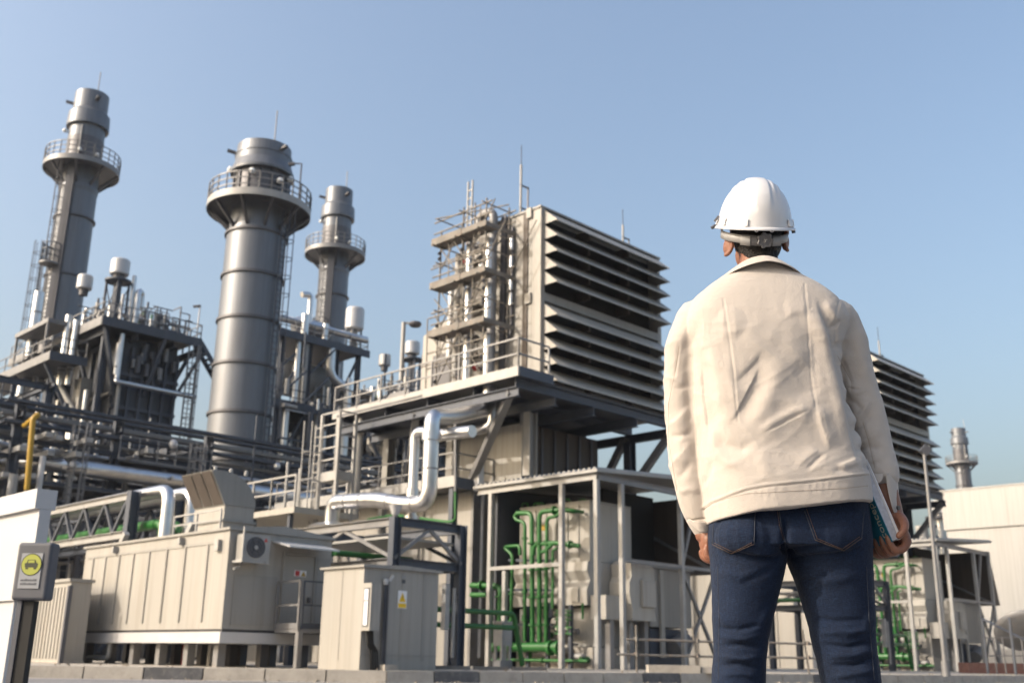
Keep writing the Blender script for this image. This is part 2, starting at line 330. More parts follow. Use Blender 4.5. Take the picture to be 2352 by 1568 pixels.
for a in (27.0, 29.0, 31.6, 33.6): MB().ibeam(W(a, B0+.1, ZD-.6), W(a, B1, ZD-.6), .25, .45).build('deck_beam', STEEL, hb)
for (p, q) in (((28.4, 64.5, 16.2), (26.8, 63.7, ZD-.4)), ((30.2, 64.4, 16.6), (30.9, 63.6, ZD-.4)), ((32.4, 64.4, 16.8), (33.9, 63.7, ZD-.4)), ((28.3, 68, 16.4), (26.8, 68, ZD-.4)), ((28.3, 73, 16.4), (26.8, 73, ZD-.4)), ((32.4, 66, 16.8), (34, 66, ZD-.4)), ((32.4, 71, 16.8), (34, 71, ZD-.4))):
    MB().bar(W(*p), W(*q), .22).build('deck_brace', STEEL, hb)
for a, b in ((27.2, 64.4), (27.2, 70), (27.2, 77), (33.4, 64.4), (33.4, 71), (33.4, 78)): MB().ibeam(W(a, b, SL), W(a, b, ZD-.5 if a < 30 else 12), .3, .35).build('column', STEEL, hb)
MB().pipe([W(28.1, 63.9, ZD-.6), W(28.1, 63.9, 17.2), W(28.0, 63.7, 17.0), W(33.6, 63.7, 17.0)], .17, 10).build('drain_pipe', CLAD, hb)
MB().pipe([W(28.4, 64.1, 17.0), W(28.4, 64.1, 6)], .14, 8).build('drain_pipe', GALVW, hb)
for i in range(12):
    a = rr0.uniform(24.6, 28.2); b = rr0.uniform(64.2, 72); z0 = rr0.uniform(5, 12); z1 = z0+rr0.uniform(2.5, 6.5)
    MB().tube([W(a, b, z0), W(a, b, z1)], rr0.choice((.16, .22, .3)), 10).build('side_riser', CLAD, hb)
for i in range(26):
    a = rr0.uniform(26.8, 33.2); b = rr0.uniform(63.7, 66.5); P = W(a, b, ZD); q_ = MB(); hh = rr0.uniform(1.0, 2.6); q_.bar(P, P+EZ*hh, .07); q_.bar(P+EZ*hh, P+EZ*hh+rr0.choice((EU, EV, -EU))*rr0.uniform(.4, 1.1), .06)
    q_.build('deck_post', rr0.choice((STEEL, GALV, STACKD)), hb)
for i in range(14):
    a = rr0.uniform(28.4, 32.2); z = rr0.uniform(17.3, 20); MB().tube([W(a, 64.2, z), W(a, 64.2, z+rr0.uniform(.4, 1.2))], rr0.choice((.12, .18)), 8).build('casing_nozzle', rr0.choice((STEEL, GALV, STACKD)), hb)
# lower annex deck to the left
MB().box(24.2, 26.5, 65, 79, 18.2, 18.32).build('side_deck', STACKD, hb)
MB().box(24.1, 24.2, 65, 79, 17.9, 18.45).build('side_deck_fascia', GALV, hb); MB().box(24.1, 26.5, 64.9, 65, 17.9, 18.45).build('side_deck_fascia', STEEL, hb)
MB().rail([W(24.2, 79, 18.3), W(24.2, 65, 18.3), W(26.4, 65, 18.3)], 1.15, 1.6, .03).build('side_railing', GALV, hb)
for b in (66, 71, 77): MB().bar(W(26.4, b, 14.5), W(24.3, b, 17.9), .2).build('side_brace', STEEL, hb)
MB().box(24.6, 26.2, 67.4, 73, 21.0, 21.3).build('silencer_deck', GALV, hb)
for a, b in ((24.7, 67.6), (26.1, 67.6), (24.7, 72.8), (26.1, 72.8)): MB().bar(W(a, b, 18.3), W(a, b, 21.0), .14).build('silencer_leg', GALV, hb)
def silencer(a, b, z, r, h, legs=0, leg_r=.75):
    P = W(a, b, 0)
    o = MB().lathe(P, [(r*.93, z-h*.02), (r, z+.05), (r, z+h-.1), (r*.86, z+h), (.02, z+h+.04)], 20).build('vent_silencer', WHITEM, hb)
    MB().lathe(P, [(r*.55, z-.45), (r*.62, z-.02)], 12).build('silencer_neck', STACKD, o)
    if legs:
        MB().lathe(P, [(leg_r*1.25, z-.55), (leg_r*1.25, z-.42)], 10).build('silencer_ring', STEEL, o)
        for k in range(4):
            d = Vector((math.cos(k*1.57+.4), math.sin(k*1.57+.4), 0))*leg_r
            MB().bar(P+d+EZ*(z-legs), P+d+EZ*(z-.5), .13).build('silencer_leg', STEEL, o)
            d2 = Vector((math.cos(k*1.57+1.97), math.sin(k*1.57+1.97), 0))*leg_r
            MB().bar(P+d+EZ*(z-legs*.9), P+d2+EZ*(z-.8), .05).build('silencer_brace', STEEL, o)
        MB().tube([P+EZ*(z-legs), P+EZ*(z-.3)], r*.42, 10).build('silencer_riser', STEEL, o)
silencer(27.8, 64.9, 24.5, .62, 1.05, 3.5, .7)
silencer(26.3, 66.6, 23.5, .50, .95, 0); silencer(30.5, 74, 22.6, .45, .8, 2.2, .5)
MB().pipe([W(28.75, 64.6, ZD+.2), W(28.75, 64.6, 24.6)], .15, 10).build('vent_pipe', CLAD, hb)
MB().pipe([W(29.05, 64.4, ZD+.2), W(29.05, 64.4, 23.6), W(29.5, 64.8, 23.6), W(29.5, 64.8, 22.6)], .2, 10).build('vent_pipe', CLAD, hb)
rr = random.Random(3)
for i in range(70):
    a = rr.uniform(26.9, 33.2); b = rr.uniform(63.9, 70) if i < 56 else rr.uniform(70, 78)
    hh = rr.uniform(.5, 1.9)*(1.15 if a < 31 else .85); r = rr.uniform(.06, .15)
    P = W(a, b, ZD+.02); o = MB().tube([P, P+EZ*hh], r, 8).build('safety_valve', rr.choice((CLAD, CLAD, GALVW, WHITEM, STACKD)), hb)
    if rr.random() < .6: MB().lathe(P+EZ*hh*.55, [(r*.9, -.12), (r*1.9, -.06), (r*1.9, .06), (r*.9, .12)], 8).build('valve_flange', rr.choice((GALVW, STEEL, CLAD)), o)
    if rr.random() < .4: MB().bar(P+EZ*hh, P+EZ*(hh+.35), .12).build('valve_actuator', rr.choice((STACKD, GREEN, STEEL)), o)
for i in range(9):
    a0 = rr.uniform(27, 31); b = rr.uniform(63.9, 69); z = ZD+rr.uniform(.3, 1.3)
    MB().tube([W(a0, b, z), W(a0+rr.uniform(1.5, 3.2), b, z)], rr.uniform(.07, .17), 8).build('header_pipe', rr.choice((CLAD, GALVW, STEEL)), hb)
for i in range(7):
    a = 30.2+i*.55; MB().rail([W(a, 66+.2*i, ZD), W(a+1.1, 66.1+.2*i, ZD)], 1.9+.25*(i % 3), .55, .025, False, 3).build('valve_frame', STEEL, hb)
lm = MB(); rung_ladder(lm, W(33.0, 63.6, 11.0), 9.4, -EV, EU, .6, True, .04); lm.build('caged_ladder', GALV, hb)
st = MB()
for s_ in (0, .9): st.bar(W(33.5, 63.6+s_, ZD), W(36.0, 63.6+s_, ZD-3), .12, .3)
for i in range(10): st.bar(W(33.6+i*.25, 63.6, ZD-.1-i*.3), W(33.6+i*.25, 64.5, ZD-.1-i*.3), .25, .05)
st.build('stair_flight', STEEL, hb)
# vertical clad pipes on the lit side
for i, (a, b, z0, z1, r) in enumerate(((25.6, 72.5, 19.8, 24.5, .34), (25.6, 72.5, 5, 18.8, .28), (25.5, 70.6, 7, 18.0, .18), (26.0, 67.6, 17.0, 21.8, .24), (26.3, 67.0, 17.0, 21.4, .22), (26.0, 67.2, 6, 15.2, .3), (26.5, 66.2, 6, 15.0, .22), (26.9, 65.4, 5, 16.5, .15), (27.3, 64.7, 5, 18.5, .13), (25.2, 75.5, 6, 17, .2), (28.0, 63.95, 17.5, 19.6, .16))):
    o = MB().tube([W(a, b, z0), W(a, b, z1)], r, 12).build('riser_pipe', CLAD, hb)
    for z in range(int(z0)+1, int(z1), 3): MB().lathe(W(a, b, 0), [(r*1.02, z-.06), (r*1.1, z-.06), (r*1.1, z+.06), (r*1.02, z+.06)], 12, True, False).build('pipe_band', GALVW, o)
MB().tube([W(26.0, 67.6, 17.05), W(26.9, 66.4, 15.0)], .2, 10).build('riser_pipe', GALVW, hb)
MB().tube([W(25.6, 72.5, 18.8), W(26.8, 71, 17.4)], .22, 10).build('riser_pipe', GALVW, hb)
q = W(33.2, 63.7, ZD)
fl = thing('floodlight', 'white lamp pole at the right corner of the dark boiler deck', 'lamp', q)
MB().tube([q, q+EZ*2.6], .05, 6).build('lamp_pole', WHITEM, fl); MB().bar(q+EZ*2.55+_R*.05, q+EZ*2.5-_R*.45, .22, .12).build('lamp_head', STACKD, fl)
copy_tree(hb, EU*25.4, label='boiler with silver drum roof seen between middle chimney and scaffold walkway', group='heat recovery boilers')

# ================================================================ deaerator tower between the boilers
dt = thing('deaerator_tower', 'steel frame tower with silver pipe loop on top just right of the thick stack', 'tower', W(42, 62, SL))
for a, b in ((38.9, 62), (41.2, 62), (43.6, 62), (45.6, 62), (38.9, 67), (43.6, 67), (45.6, 67)):
    MB().ibeam(W(a, b, SL), W(a, b, 22.8), .3, .34).build('column', STEEL, dt)
for z in (12.2, 17.3, 22.4):
    MB().box(38.2, 46.2, 61.6, 67.5, z, z+.1).build('deck', STACKD, dt)
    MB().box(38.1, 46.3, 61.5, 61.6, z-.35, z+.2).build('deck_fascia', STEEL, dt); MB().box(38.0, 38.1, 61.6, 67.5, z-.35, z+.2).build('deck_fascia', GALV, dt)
    MB().rail([W(38.1, 67.4, z), W(38.1, 61.7, z), W(46.2, 61.7, z), W(46.2, 67, z)], 1.1, 1.5, .03).build('deck_railing', STEEL if z < 22 else GALV, dt)
for p, q in (((38.9, 62, 12.5), (41.2, 62, 16.9)), ((45.6, 62, 12.5), (43.6, 62, 16.9)), ((38.9, 62, 17.6), (41.2, 62, 22)), ((43.6, 62, 17.5), (45.6, 62, 22)), ((41.2, 62, 13), (43.6, 62, 16.9))):
    MB().bar(W(*p), W(*q), .16).build('brace', STEEL, dt)
MB().tube([W(39.2, 64.5, 20.0), W(39.6, 64.5, 20.0), W(45.2, 64.5, 20.0), W(45.6, 64.5, 20)], 1.35, 20, True, [.9, 1.35, 1.35, .9]).build('horizontal_drum', GALVW, dt)
MB().tube([W(40.6, 63.4, 23.6), W(40.9, 63.4, 23.7), W(43.4, 63.4, 23.7), W(43.7, 63.4, 23.6)], .75, 18, True, [.4, .75, .75, .4]).build('upper_drum', CLAD, dt)
MB().pipe([W(38.6, 66.5, 23.4), W(38.4, 62.3, 23.6), W(46.2, 61.9, 23.5)], .27, 12, 1.0).build('loop_pipe', CLAD, dt)
MB().pipe([W(38.5, 66.5, 22.9), W(41.5, 63.5, 22.6)], .18, 10).build('loop_pipe', GALVW, dt)
MB().pipe([W(40.6, 62.6, 25.9), W(41.4, 62.6, 26.1), W(41.4, 62.6, 23.2)], .22, 10).build('vent_pipe', CLAD, dt)
MB().pipe([W(43.0, 61.8, 22.1), W(43.0, 61.8, 20.0), W(44.6, 61.8, 19.4), W(44.6, 61.8, 14.2)], .33, 12).build('drop_pipe', CLAD, dt)
MB().box(39.4, 45.8, 65.5, 71, SL, 17.0).build('rear_casing', DARK, dt)
for a, z0, z1, r, m in ((40.2, 17.6, 22, .2, CLAD), (40.6, 22.5, 24.2, .3, CLAD), (40.9, 17.6, 22, .17, GALVW), (42.4, 22.5, 23.9, .22, CLAD), (42.2, 12.4, 17, .2, GALVW), (39.6, 12.4, 17, .25, CLAD)):
    MB().tube([W(a, 61.9, z0), W(a, 61.9, z1)], r, 10).build('riser_pipe', m, dt)
for i in range(44):
    a = rr0.uniform(37, 47.5); b = rr0.uniform(58, 64); z0 = rr0.uniform(6, 18); h = rr0.uniform(.7, 3); d = rr0.choice((EZ*h, EZ*h, EV*h, EU*h)); MB().tube([W(a, b, z0), W(a, b, z0)+d], rr0.choice((.06, .1, .16, .22)), 8).build('process_pipe', rr0.choice((CLAD, CLAD, GALVW, STEEL)), dt)
for i in range(30):
    a = rr0.uniform(37, 47.5); b = rr0.uniform(60.5, 62); z = rr0.choice((9, 12.3, 14.6, 17.4, 19.8)); MB().bar(W(a, b, z), W(a, b, z)+rr0.choice((EU*3, EZ*2.6, EV*2, EU*2+EZ*2.2)), .12).build('frame_bar', STEEL, dt)
rr = random.Random(11)
for i in range(70):
    a = rr.uniform(38.5, 45.8); z = rr.choice((5, 8, 10, 12.3, 14.5, 17.4, 17.4, 19)); h = rr.uniform(.6, 2.4); b = rr.uniform(61.9, 64)
    MB().tube([W(a, b, z), W(a, b, z+h)], rr.uniform(.06, .18), 7).build('valve_stem', rr.choice((CLAD, GALVW, STEEL, WHITEM)), dt)
P = W(45.5, 62.6, 0)
o = MB().lathe(P, [(.6, 24.3), (.72, 24.4), (.72, 25.9), (.62, 26.05), (.02, 26.1)], 20).build('vent_silencer', WHITEM, dt)
for k in range(4):
    d = Vector((math.cos(k*1.57), math.sin(k*1.57), 0))*.55; MB().bar(P+d+EZ*22.5, P+d+EZ*24.4, .1).build('silencer_leg', STEEL, o)
MB().tube([P+EZ*22.5, P+EZ*24.4], .3, 10).build('silencer_riser', GALVW, o)

# ================================================================ pipe racks
rr = random.Random(5)
pr = thing('pipe_rack', 'long blue-grey pipe rack before the boilers carrying cable trays and a fat silver pipe', 'pipe rack', W(20, 47, SL))
for a in (11.5, 16.2, 20.6, 25.2, 32, 38, 44):
    for b in (46.0, 50.0): MB().ibeam(W(a, b, SL), W(a, b, 10.6), .3, .4).build('column', STEEL, pr)
    for z in (5.0, 7.2, 8.7, 10.2): MB().ibeam(W(a, 45.6, z), W(a, 50.4, z), .2, .3).build('cross_beam', STEEL, pr)
for z in (4.6, 6.6, 8.35, 9.1):
    for b in (46, 50): MB().ibeam(W(10, b, z), W(47, b, z), .16, .18).build('long_beam', STEEL, pr)
for i, (b, z) in enumerate(((45.8, 10.65), (46.3, 10.15), (45.9, 9.75), (46.6, 9.4), (48, 10.9), (49.5, 10.9))):
    o = MB(); o.bar(W(15.5, b, z), W(47, b, z), .4, .03); o.bar(W(15.5, b-.2, z+.06), W(47, b-.2, z+.06), .03, .12); o.bar(W(15.5, b+.2, z+.06), W(47, b+.2, z+.06), .03, .12)
    o.build('cable_tray', GALV if i % 2 else STEEL, pr)
MB().pipe([W(16.5, 52, 8.5), W(17.6, 46.2, 8.3), W(19.2, 45.4, 8.15), W(47, 45.4, 8.15)], .36, 14, 1.2).build('main_pipe', CLAD, pr)
for b, z, r in ((47, 5.25, .16), (47.6, 5.25, .12), (48.3, 5.3, .2), (49.2, 5.25, .14), (47, 7.5, .18), (47.8, 7.45, .12), (48.8, 7.5, .16), (49.5, 7.45, .1), (47.2, 9.0, .14), (48.2, 9.0, .2), (49.1, 8.95, .12)):
    MB().tube([W(5, b, z), W(47, b, z)], r, 8).build('long_pipe', rr.choice((CLAD, GALVW, GALV)), pr)
for i in range(90):
    a = rr.uniform(11, 27) if i < 74 else rr.uniform(27, 46); b = rr.uniform(44.6, 50); z0 = rr.choice((.3, 3, 4.8, 5.2, 6.8)); h = rr.uniform(.8, 3.2); r = rr.choice((.07, .1, .14, .2))
    MB().tube([W(a, b, z0), W(a, b, z0+h)], r, 8).build('drop_pipe', rr.choice((CLAD, CLAD, GALVW, STACKD, WHITEM)), pr)
for i in range(40):
    a = rr.uniform(8, 45); b = rr.uniform(44.4, 46); z0 = rr.uniform(4, 9); L = rr.uniform(.6, 2.4)
    MB().tube([W(a, b, z0), W(a, b+L*1.5, z0)], rr.choice((.08, .13, .2)), 8).build('branch_pipe', rr.choice((CLAD, CLAD, GALVW, GALV)), pr)
for i in range(26):
    a = rr.uniform(13, 27); b = rr.uniform(44.2, 45.4); z = rr.choice((5.2, 6.3, 7.4, 8.6, 9.3)); MB().bar(W(a, b, z), W(a, b+rr.uniform(1.5, 3.5), z), .3, .22).build('side_tray', GALVW, pr)
for a in (8, 13.8, 18.4, 22.9, 28, 35): MB().bar(W(a-2, 46, .5), W(a+2, 46, 4.4), .16).build('brace', STEEL, pr)
for i in range(70):
    a = rr.uniform(16, 29); b = rr.uniform(51.5, 60); z0 = rr.uniform(1, 10.5); h = rr.uniform(.6, 3); m_ = rr.choice((CLAD, CLAD, GALVW, WHITEM, STEEL))
    d = rr.choice((EZ*h, EZ*h, EV*h, EU*h*1.4)); MB().tube([W(a, b, z0), W(a, b, z0)+d], rr.choice((.08, .12, .18, .24)), 8).build('process_pipe', m_, pr)
for i in range(30):
    a = rr.uniform(16, 34); b = rr.uniform(51.5, 60); z = rr.choice((3.6, 5.2, 6.8, 8.4, 10)); MB().ibeam(W(a, b, z), W(a, b, z)+rr.choice((EU*4, EV*3.5, EZ*3)), .16, .22).build('frame_beam', STEEL, pr)
for i in range(40):
    a = rr.uniform(12, 40); b = rr.uniform(44.6, 47); z = rr.uniform(4.6, 10); s_ = rr.uniform(.1, .22)
    MB().lathe(W(a, b, z), [(s_*.5, -s_), (s_, -s_*.4), (s_, s_*.4), (s_*.5, s_)], 8).build('valve_body', rr.choice((CLAD, GALVW, WHITEM, STACKD)), pr)
for i, (a0_, a1_, b_, z_) in enumerate(((16.2, 21, 45.6, 7.3), (20.6, 25.2, 45.6, 8.8), (17, 22, 51.8, 10.4), (22, 28, 54, 9.0), (30, 38, 45.5, 7.3), (33, 40, 52, 10.6), (16.5, 19.5, 52.5, 12.0))):
    MB().box(a0_, a1_, b_-.1, b_+1.1, z_-.06, z_).build('catwalk', STACKD, pr); MB().rail([W(a0_, b_, z_), W(a1_, b_, z_)], 1.1, 1.0, .024).build('catwalk_railing', GALV if i % 2 else STEEL, pr)
for a_, b_ in ((18.6, 45.3), (24.2, 45.3), (31, 45.3), (36, 45.3)):
    lm = MB(); rung_ladder(lm, W(a_, b_, 2.5), 7.5, -EV, EU, .5, True, .025); lm.build('caged_ladder', GALV, pr)
for i in range(90):
    a = rr.uniform(15.5, 40); b = rr.uniform(44.4, 52); z0 = rr.uniform(2, 9.6); h = rr.uniform(.8, 3.5); d = rr.choice((EZ*h, EV*h, EU*h)); MB().tube([W(a, b, z0), W(a, b, z0)+d], rr.choice((.035, .05, .07)), 6).build('small_pipe', rr.choice((CLAD, GALVW, STEEL, STACKD)), pr)
# second rack leading away on the left
p2 = thing('pipe_rack', 'dense lattice of grey steel and short silver pipes at the left edge of the photo', 'pipe rack', W(16, 60, SL))
for b in (49.5, 54, 58.5, 63, 69, 75, 82, 90):
    for a in (9.6, 14.2, 18.6): MB().ibeam(W(a, b, SL), W(a, b, 12.6), .28, .36).build('column', STEEL, p2)
    for z in (4.6, 6.4, 8.2, 10.2, 12.4): MB().ibeam(W(9.3, b, z), W(18.9, b, z), .2, .3).build('cross_beam', STEEL, p2)
for a in (9.6, 14.2, 18.6):
    for z in (5.4, 7.3, 9.2, 11.2, 12.5): MB().ibeam(W(a, 49, z), W(a, 91, z), .18, .26).build('long_beam', STEEL, p2)
for b in (49, 54.5, 60, 66, 72): MB().bar(W(18.6, b-2.2, 9.4), W(18.6, b+2.2, 12.2), .16).build('brace', STEEL, p2)
for i in range(44):
    a = rr.uniform(9.8, 18.8); z = rr.choice((4.9, 6.7, 8.5, 10.5))+.1; b0 = rr.uniform(49, 80); L = rr.uniform(3, 14); r = rr.choice((.08, .12, .18, .25))
    MB().tube([W(a, b0, z+r), W(a, b0+L, z+r)], r, 8).build('long_pipe', rr.choice((CLAD, CLAD, GALVW, GALV)), p2)
for i in range(64):
    a = rr.uniform(9.5, 19.4); b = rr.uniform(49, 70); z0 = rr.uniform(.5, 9.6); h = rr.uniform(.9, 3); r = rr.choice((.08, .12, .2, .26))
    MB().tube([W(a, b, z0), W(a, b, z0+h)], r, 8).build('riser_pipe', rr.choice((CLAD, CLAD, GALVW, WHITEM, STEEL)), p2)
for i in range(10):
    a = rr.uniform(10, 18); b = rr.uniform(49, 60); z = rr.choice((4.7, 6.5, 8.3))
    o = MB().box(a, a+.7, b, b+.6, z+.15, z+1.0).build('junction_cabinet', rr.choice((GALVW, BEIGE2)), p2)
MB().rail([W(18.8, 88, 12.7), W(18.8, 66, 12.7)], 1.2, 1.8, .03).build('top_railing', GALV, p2)
# yellow pipe
yp = MB().pipe([Pb(62, 1125, 43.0), Pb(76, 960, 43.0), Pb(88, 952, 43.0)+EV*0, Pb(112, 958, 43.0)+EV*2.5], .115, 12, .5)
tag(yp.build('gas_pipe', YELLOW), 'yellow gas pipe with a bend at its top before the left pipe lattice', 'pipe')
# dark backdrop machinery hall wall low behind the racks
for i in range(80):
    a = rr.uniform(10, 19.5); b = rr.uniform(50, 74); z0 = rr.uniform(2, 12); h = rr.uniform(.7, 3); d = rr.choice((EZ*h, EZ*h, EV*h*1.5, EU*h)); MB().tube([W(a, b, z0), W(a, b, z0)+d], rr.choice((.08, .12, .18, .26)), 8).build('process_pipe', rr.choice((CLAD, CLAD, GALVW, STEEL, WHITEM)), p2)
for i in range(50):
    a = rr.uniform(10, 19); b = rr.uniform(50, 74); z = rr.choice((3.6, 5.4, 7.3, 9.2, 11.2)); MB().ibeam(W(a, b, z), W(a, b, z)+rr.choice((EU*3.5, EV*4, EZ*2, EV*3+EZ*2)), .14, .2).build('frame_beam', STEEL, p2)
rw = MB(); rw.box(4, 25, 112, 113, SL, 6); rw.box(27, 52, 84, 85, SL, 8)
tag(rw.build('rear_wall', DARK), 'dark low wall glimpsed far behind the pipe racks', 'wall')

# ================================================================ filter house (repeats)
fh = thing('intake_house', 'large beige louvred intake house on stilts beside the scaffold, nearer of the two', 'air intake', W(29.8, 26, SL), 'louvred air intake houses')
a0, a1, b0, b1, z0, z1 = 26.15, 33.4, 24.74, 28.6, 9.85, 16.62
MB().box(a0, a1, b0+.45, b1, z0, z1).build('housing', BEIGE, fh)
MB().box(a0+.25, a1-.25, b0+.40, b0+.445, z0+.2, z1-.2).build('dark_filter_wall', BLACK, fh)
for a in (a0, a1-.22): MB().box(a, a+.22, b0-.02, b0+.44, z0, z1+.02).build('corner_post', BEIGE, fh)
MB().box(a0-.045, a0-.002, b0+.62, b0+.86, z0, z1).build('drain_strip', BROWN, fh)
MB().box(a0-.10, a0-.002, b0+.42, b0+.66, z1-.28, z1+.12).build('lifting_lug', BEIGE, fh)
MB().box(a0-.10, a0-.002, b0+.42, b0+.70, 12.95, 13.35).build('lifting_lug', BEIGE, fh)
MB().box(a0-.05, a1+.05, b0-.04, b1+.05, z1+.022, z1+.10).build('roof_sheet', BEIGE2, fh)
tops = [z1-.05-.605*i for i in range(5)]; tops += [z1-3.72-.61*i for i in range(5)]
for i, zt in enumerate(tops):
    zb = zt-.56; P = .68; hd = MB()
    A, B_, Cc = (b0-.02, zt), (b0-P, zb), (b0-P+.05, zb)
    poly = [W(a0+.22, b, z) for b, z in ((b0-.02, zt), (b0-P, zb), (b0-P, zb-.05), (b0+.02, zt-.07))]
    hd.prism(poly, EU*(a1-a0-.44))
    o = hd.build('louvre_hood', CREAM, fh)
    for a in (a0+.17, a1-.22): MB().prism([W(a, b0-.02, zt+.01), W(a, b0-P-.01, zb), W(a, b0-.02, zb)], EU*.05).build('hood_cheek', BEIGE, o)
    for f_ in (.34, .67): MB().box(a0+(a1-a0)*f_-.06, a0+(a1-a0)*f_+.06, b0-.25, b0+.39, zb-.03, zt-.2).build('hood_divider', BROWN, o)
MB().box(a0+.22, a1-.22, b0-.03, b0+.39, 13.0, 13.32).build('mid_band', BEIGE2, fh)
MB().box(a0+.22, a1-.22, b0-.03, b0+.39, z0, z0+.22).build('sill_band', BEIGE2, fh)
# transition duct behind the house
MB().prism([W(26.3, 28.62, z0), W(26.3, 31.5, z0), W(26.3, 31.4, 13.0), W(26.3, 30.6, 13.3), W(26.3, 28.62, 13.5)], EU*6.6).build('transition_duct', BEIGE, fh)
MB().box(26.24, 26.295, 29.6, 30.7, z0+.1, 12.0).build('duct_hatch', STACKD, fh)
MB().tube([W(26.22, 26.2+4.2+.0*k, 12) for k in (0, 1)], .01, 3)
# stilts, floor beams
for b in (24.4, 26.5, 29, 31.5, 34.2): MB().ibeam(W(24.6, b, z0-.32), W(a1+.2, b, z0-.32), .22, .36).build('floor_beam', STEEL, fh)
for a in (24.55, 26.4, 28.5, 31, a1): MB().ibeam(W(a, 24.2, z0-.68), W(a, 34.6, z0-.68), .22, .34).build('floor_girder', STEEL, fh)
MB().box(24.4, a1, 24.3, 34.4, z0-.13, z0-.03).build('floor_plate', STACKD, fh)
for a, b, zb in ((26.4, 33.4, 6.7), (26.4, 29.5, 6.7), (26.6, 25.6, 6.7), (a1-.1, 26.4, SL), (a1-.1, 33.0, SL)): MB().ibeam(W(a, b, zb), W(a, b, z0-.85), .34, .4).build('stilt', BEIGE2 if a < 30 else STEEL, fh)
for p, q in (((26.4, 28.4, 6.8), (24.6, 24.6, z0-.6)), ((26.4, 32.2, 6.8), (24.6, 29.6, z0-.6)), ((a1-.1, 27.0, 6.4), (a1+.1, 24.4, z0-.6)), ((a1-.1, 28.4, 6.6), (a1-.1, 26.6, z0-.6)), ((28.6, 28.0, 6.9), (27.5, 26.8, 9.4))):
    MB().bar(W(*p), W(*q), .26, .26).build('stilt_brace', GALV, fh)
MB().box(27.63, 32.0, 27.0, 30.5, 6.6, z0-.86).build('intake_duct', BROWN, fh)
MB().box(27.55, 27.625, 26.95, 30.5, 6.6, z0-.88).build('duct_side', CREAM, fh)
for i in range(6): MB().box(27.9+i*.72, 28.0+i*.72, 26.93, 26.995, 6.7, z0-.9).build('duct_rib', STACKD, fh)
# walkway
MB().box(24.45, a0-.12, 24.1, 34.6, z0-.025, z0+.03).build('walkway_grating', GALV, fh)
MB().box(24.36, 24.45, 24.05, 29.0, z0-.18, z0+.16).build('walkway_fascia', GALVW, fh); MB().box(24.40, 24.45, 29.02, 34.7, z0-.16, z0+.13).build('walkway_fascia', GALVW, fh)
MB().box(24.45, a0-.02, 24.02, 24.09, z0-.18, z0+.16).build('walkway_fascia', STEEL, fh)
MB().rail([W(24.42, 34.6, z0+.05), W(24.42, 24.1, z0+.05), W(a0-.2, 24.1, z0+.05)], 1.12, 1.5, .03).build('walkway_railing', GALV, fh)
MB().rail([W(24.5, 34.6, z0+.05), W(a0+.1, 34.6, z0+.05)], 1.12, 1.5, .03).build('walkway_railing', GALV, fh)
def rod(a, b, z, h, label):
    q = W(a, b, z); o = thing('lightning_rod', label, 'lightning rod', q)
    MB().tube([q, q+EZ*h*.72], .05, 6).build('mast', GALVW, o); MB().tube([q+EZ*h*.72, q+EZ*h], .018, 5).build('tip', STEEL, o)
    f_ = MB()
    for z_ in (.35, 1.3): f_.bar(q+EZ*z_-EU*.05, q+EZ*z_+EU*.42, .05)
    f_.bar(q+EU*.4+EZ*.0, q+EU*.4+EZ*1.35, .05); f_.build('bracket', STACKD, o); return o
copy_tree(fh, EU*25.4, label='louvred intake house half hidden behind the man, farther of the two', group='louvred air intake houses')
rod(a0+.2, 26.0, z1+.1, 3.0, 'tall lightning rod with square bracket beside the scaffold top on the intake house')
rod(33.1, 26.4, z1+.1, 2.6, 'short lightning rod above the right end of the nearer louvred intake house')
rod(57.4, 26.6, z1+.1, 3.0, 'lightning rod on the far louvred intake house at right of the man')
q = Pa(921, 874, 24.5); fl = thing('floodlight', 'lamp post with drooping head on the walkway below the scaffold', 'lamp', q)
MB().tube([q, q+EZ*2.35], .085, 8).build('lamp_pole', GALVW, fl); MB().lathe(q+EZ*2.3+_R*.45, [(.04, .1), (.22, .05), (.26, -.04), (.2, -.12), (.03, -.13)], 10).build('lamp_head', STACKD, fl)
MB().bar(q+EZ*2.33, q+EZ*2.3+_R*.35, .07).build('lamp_arm', GALVW, fl)

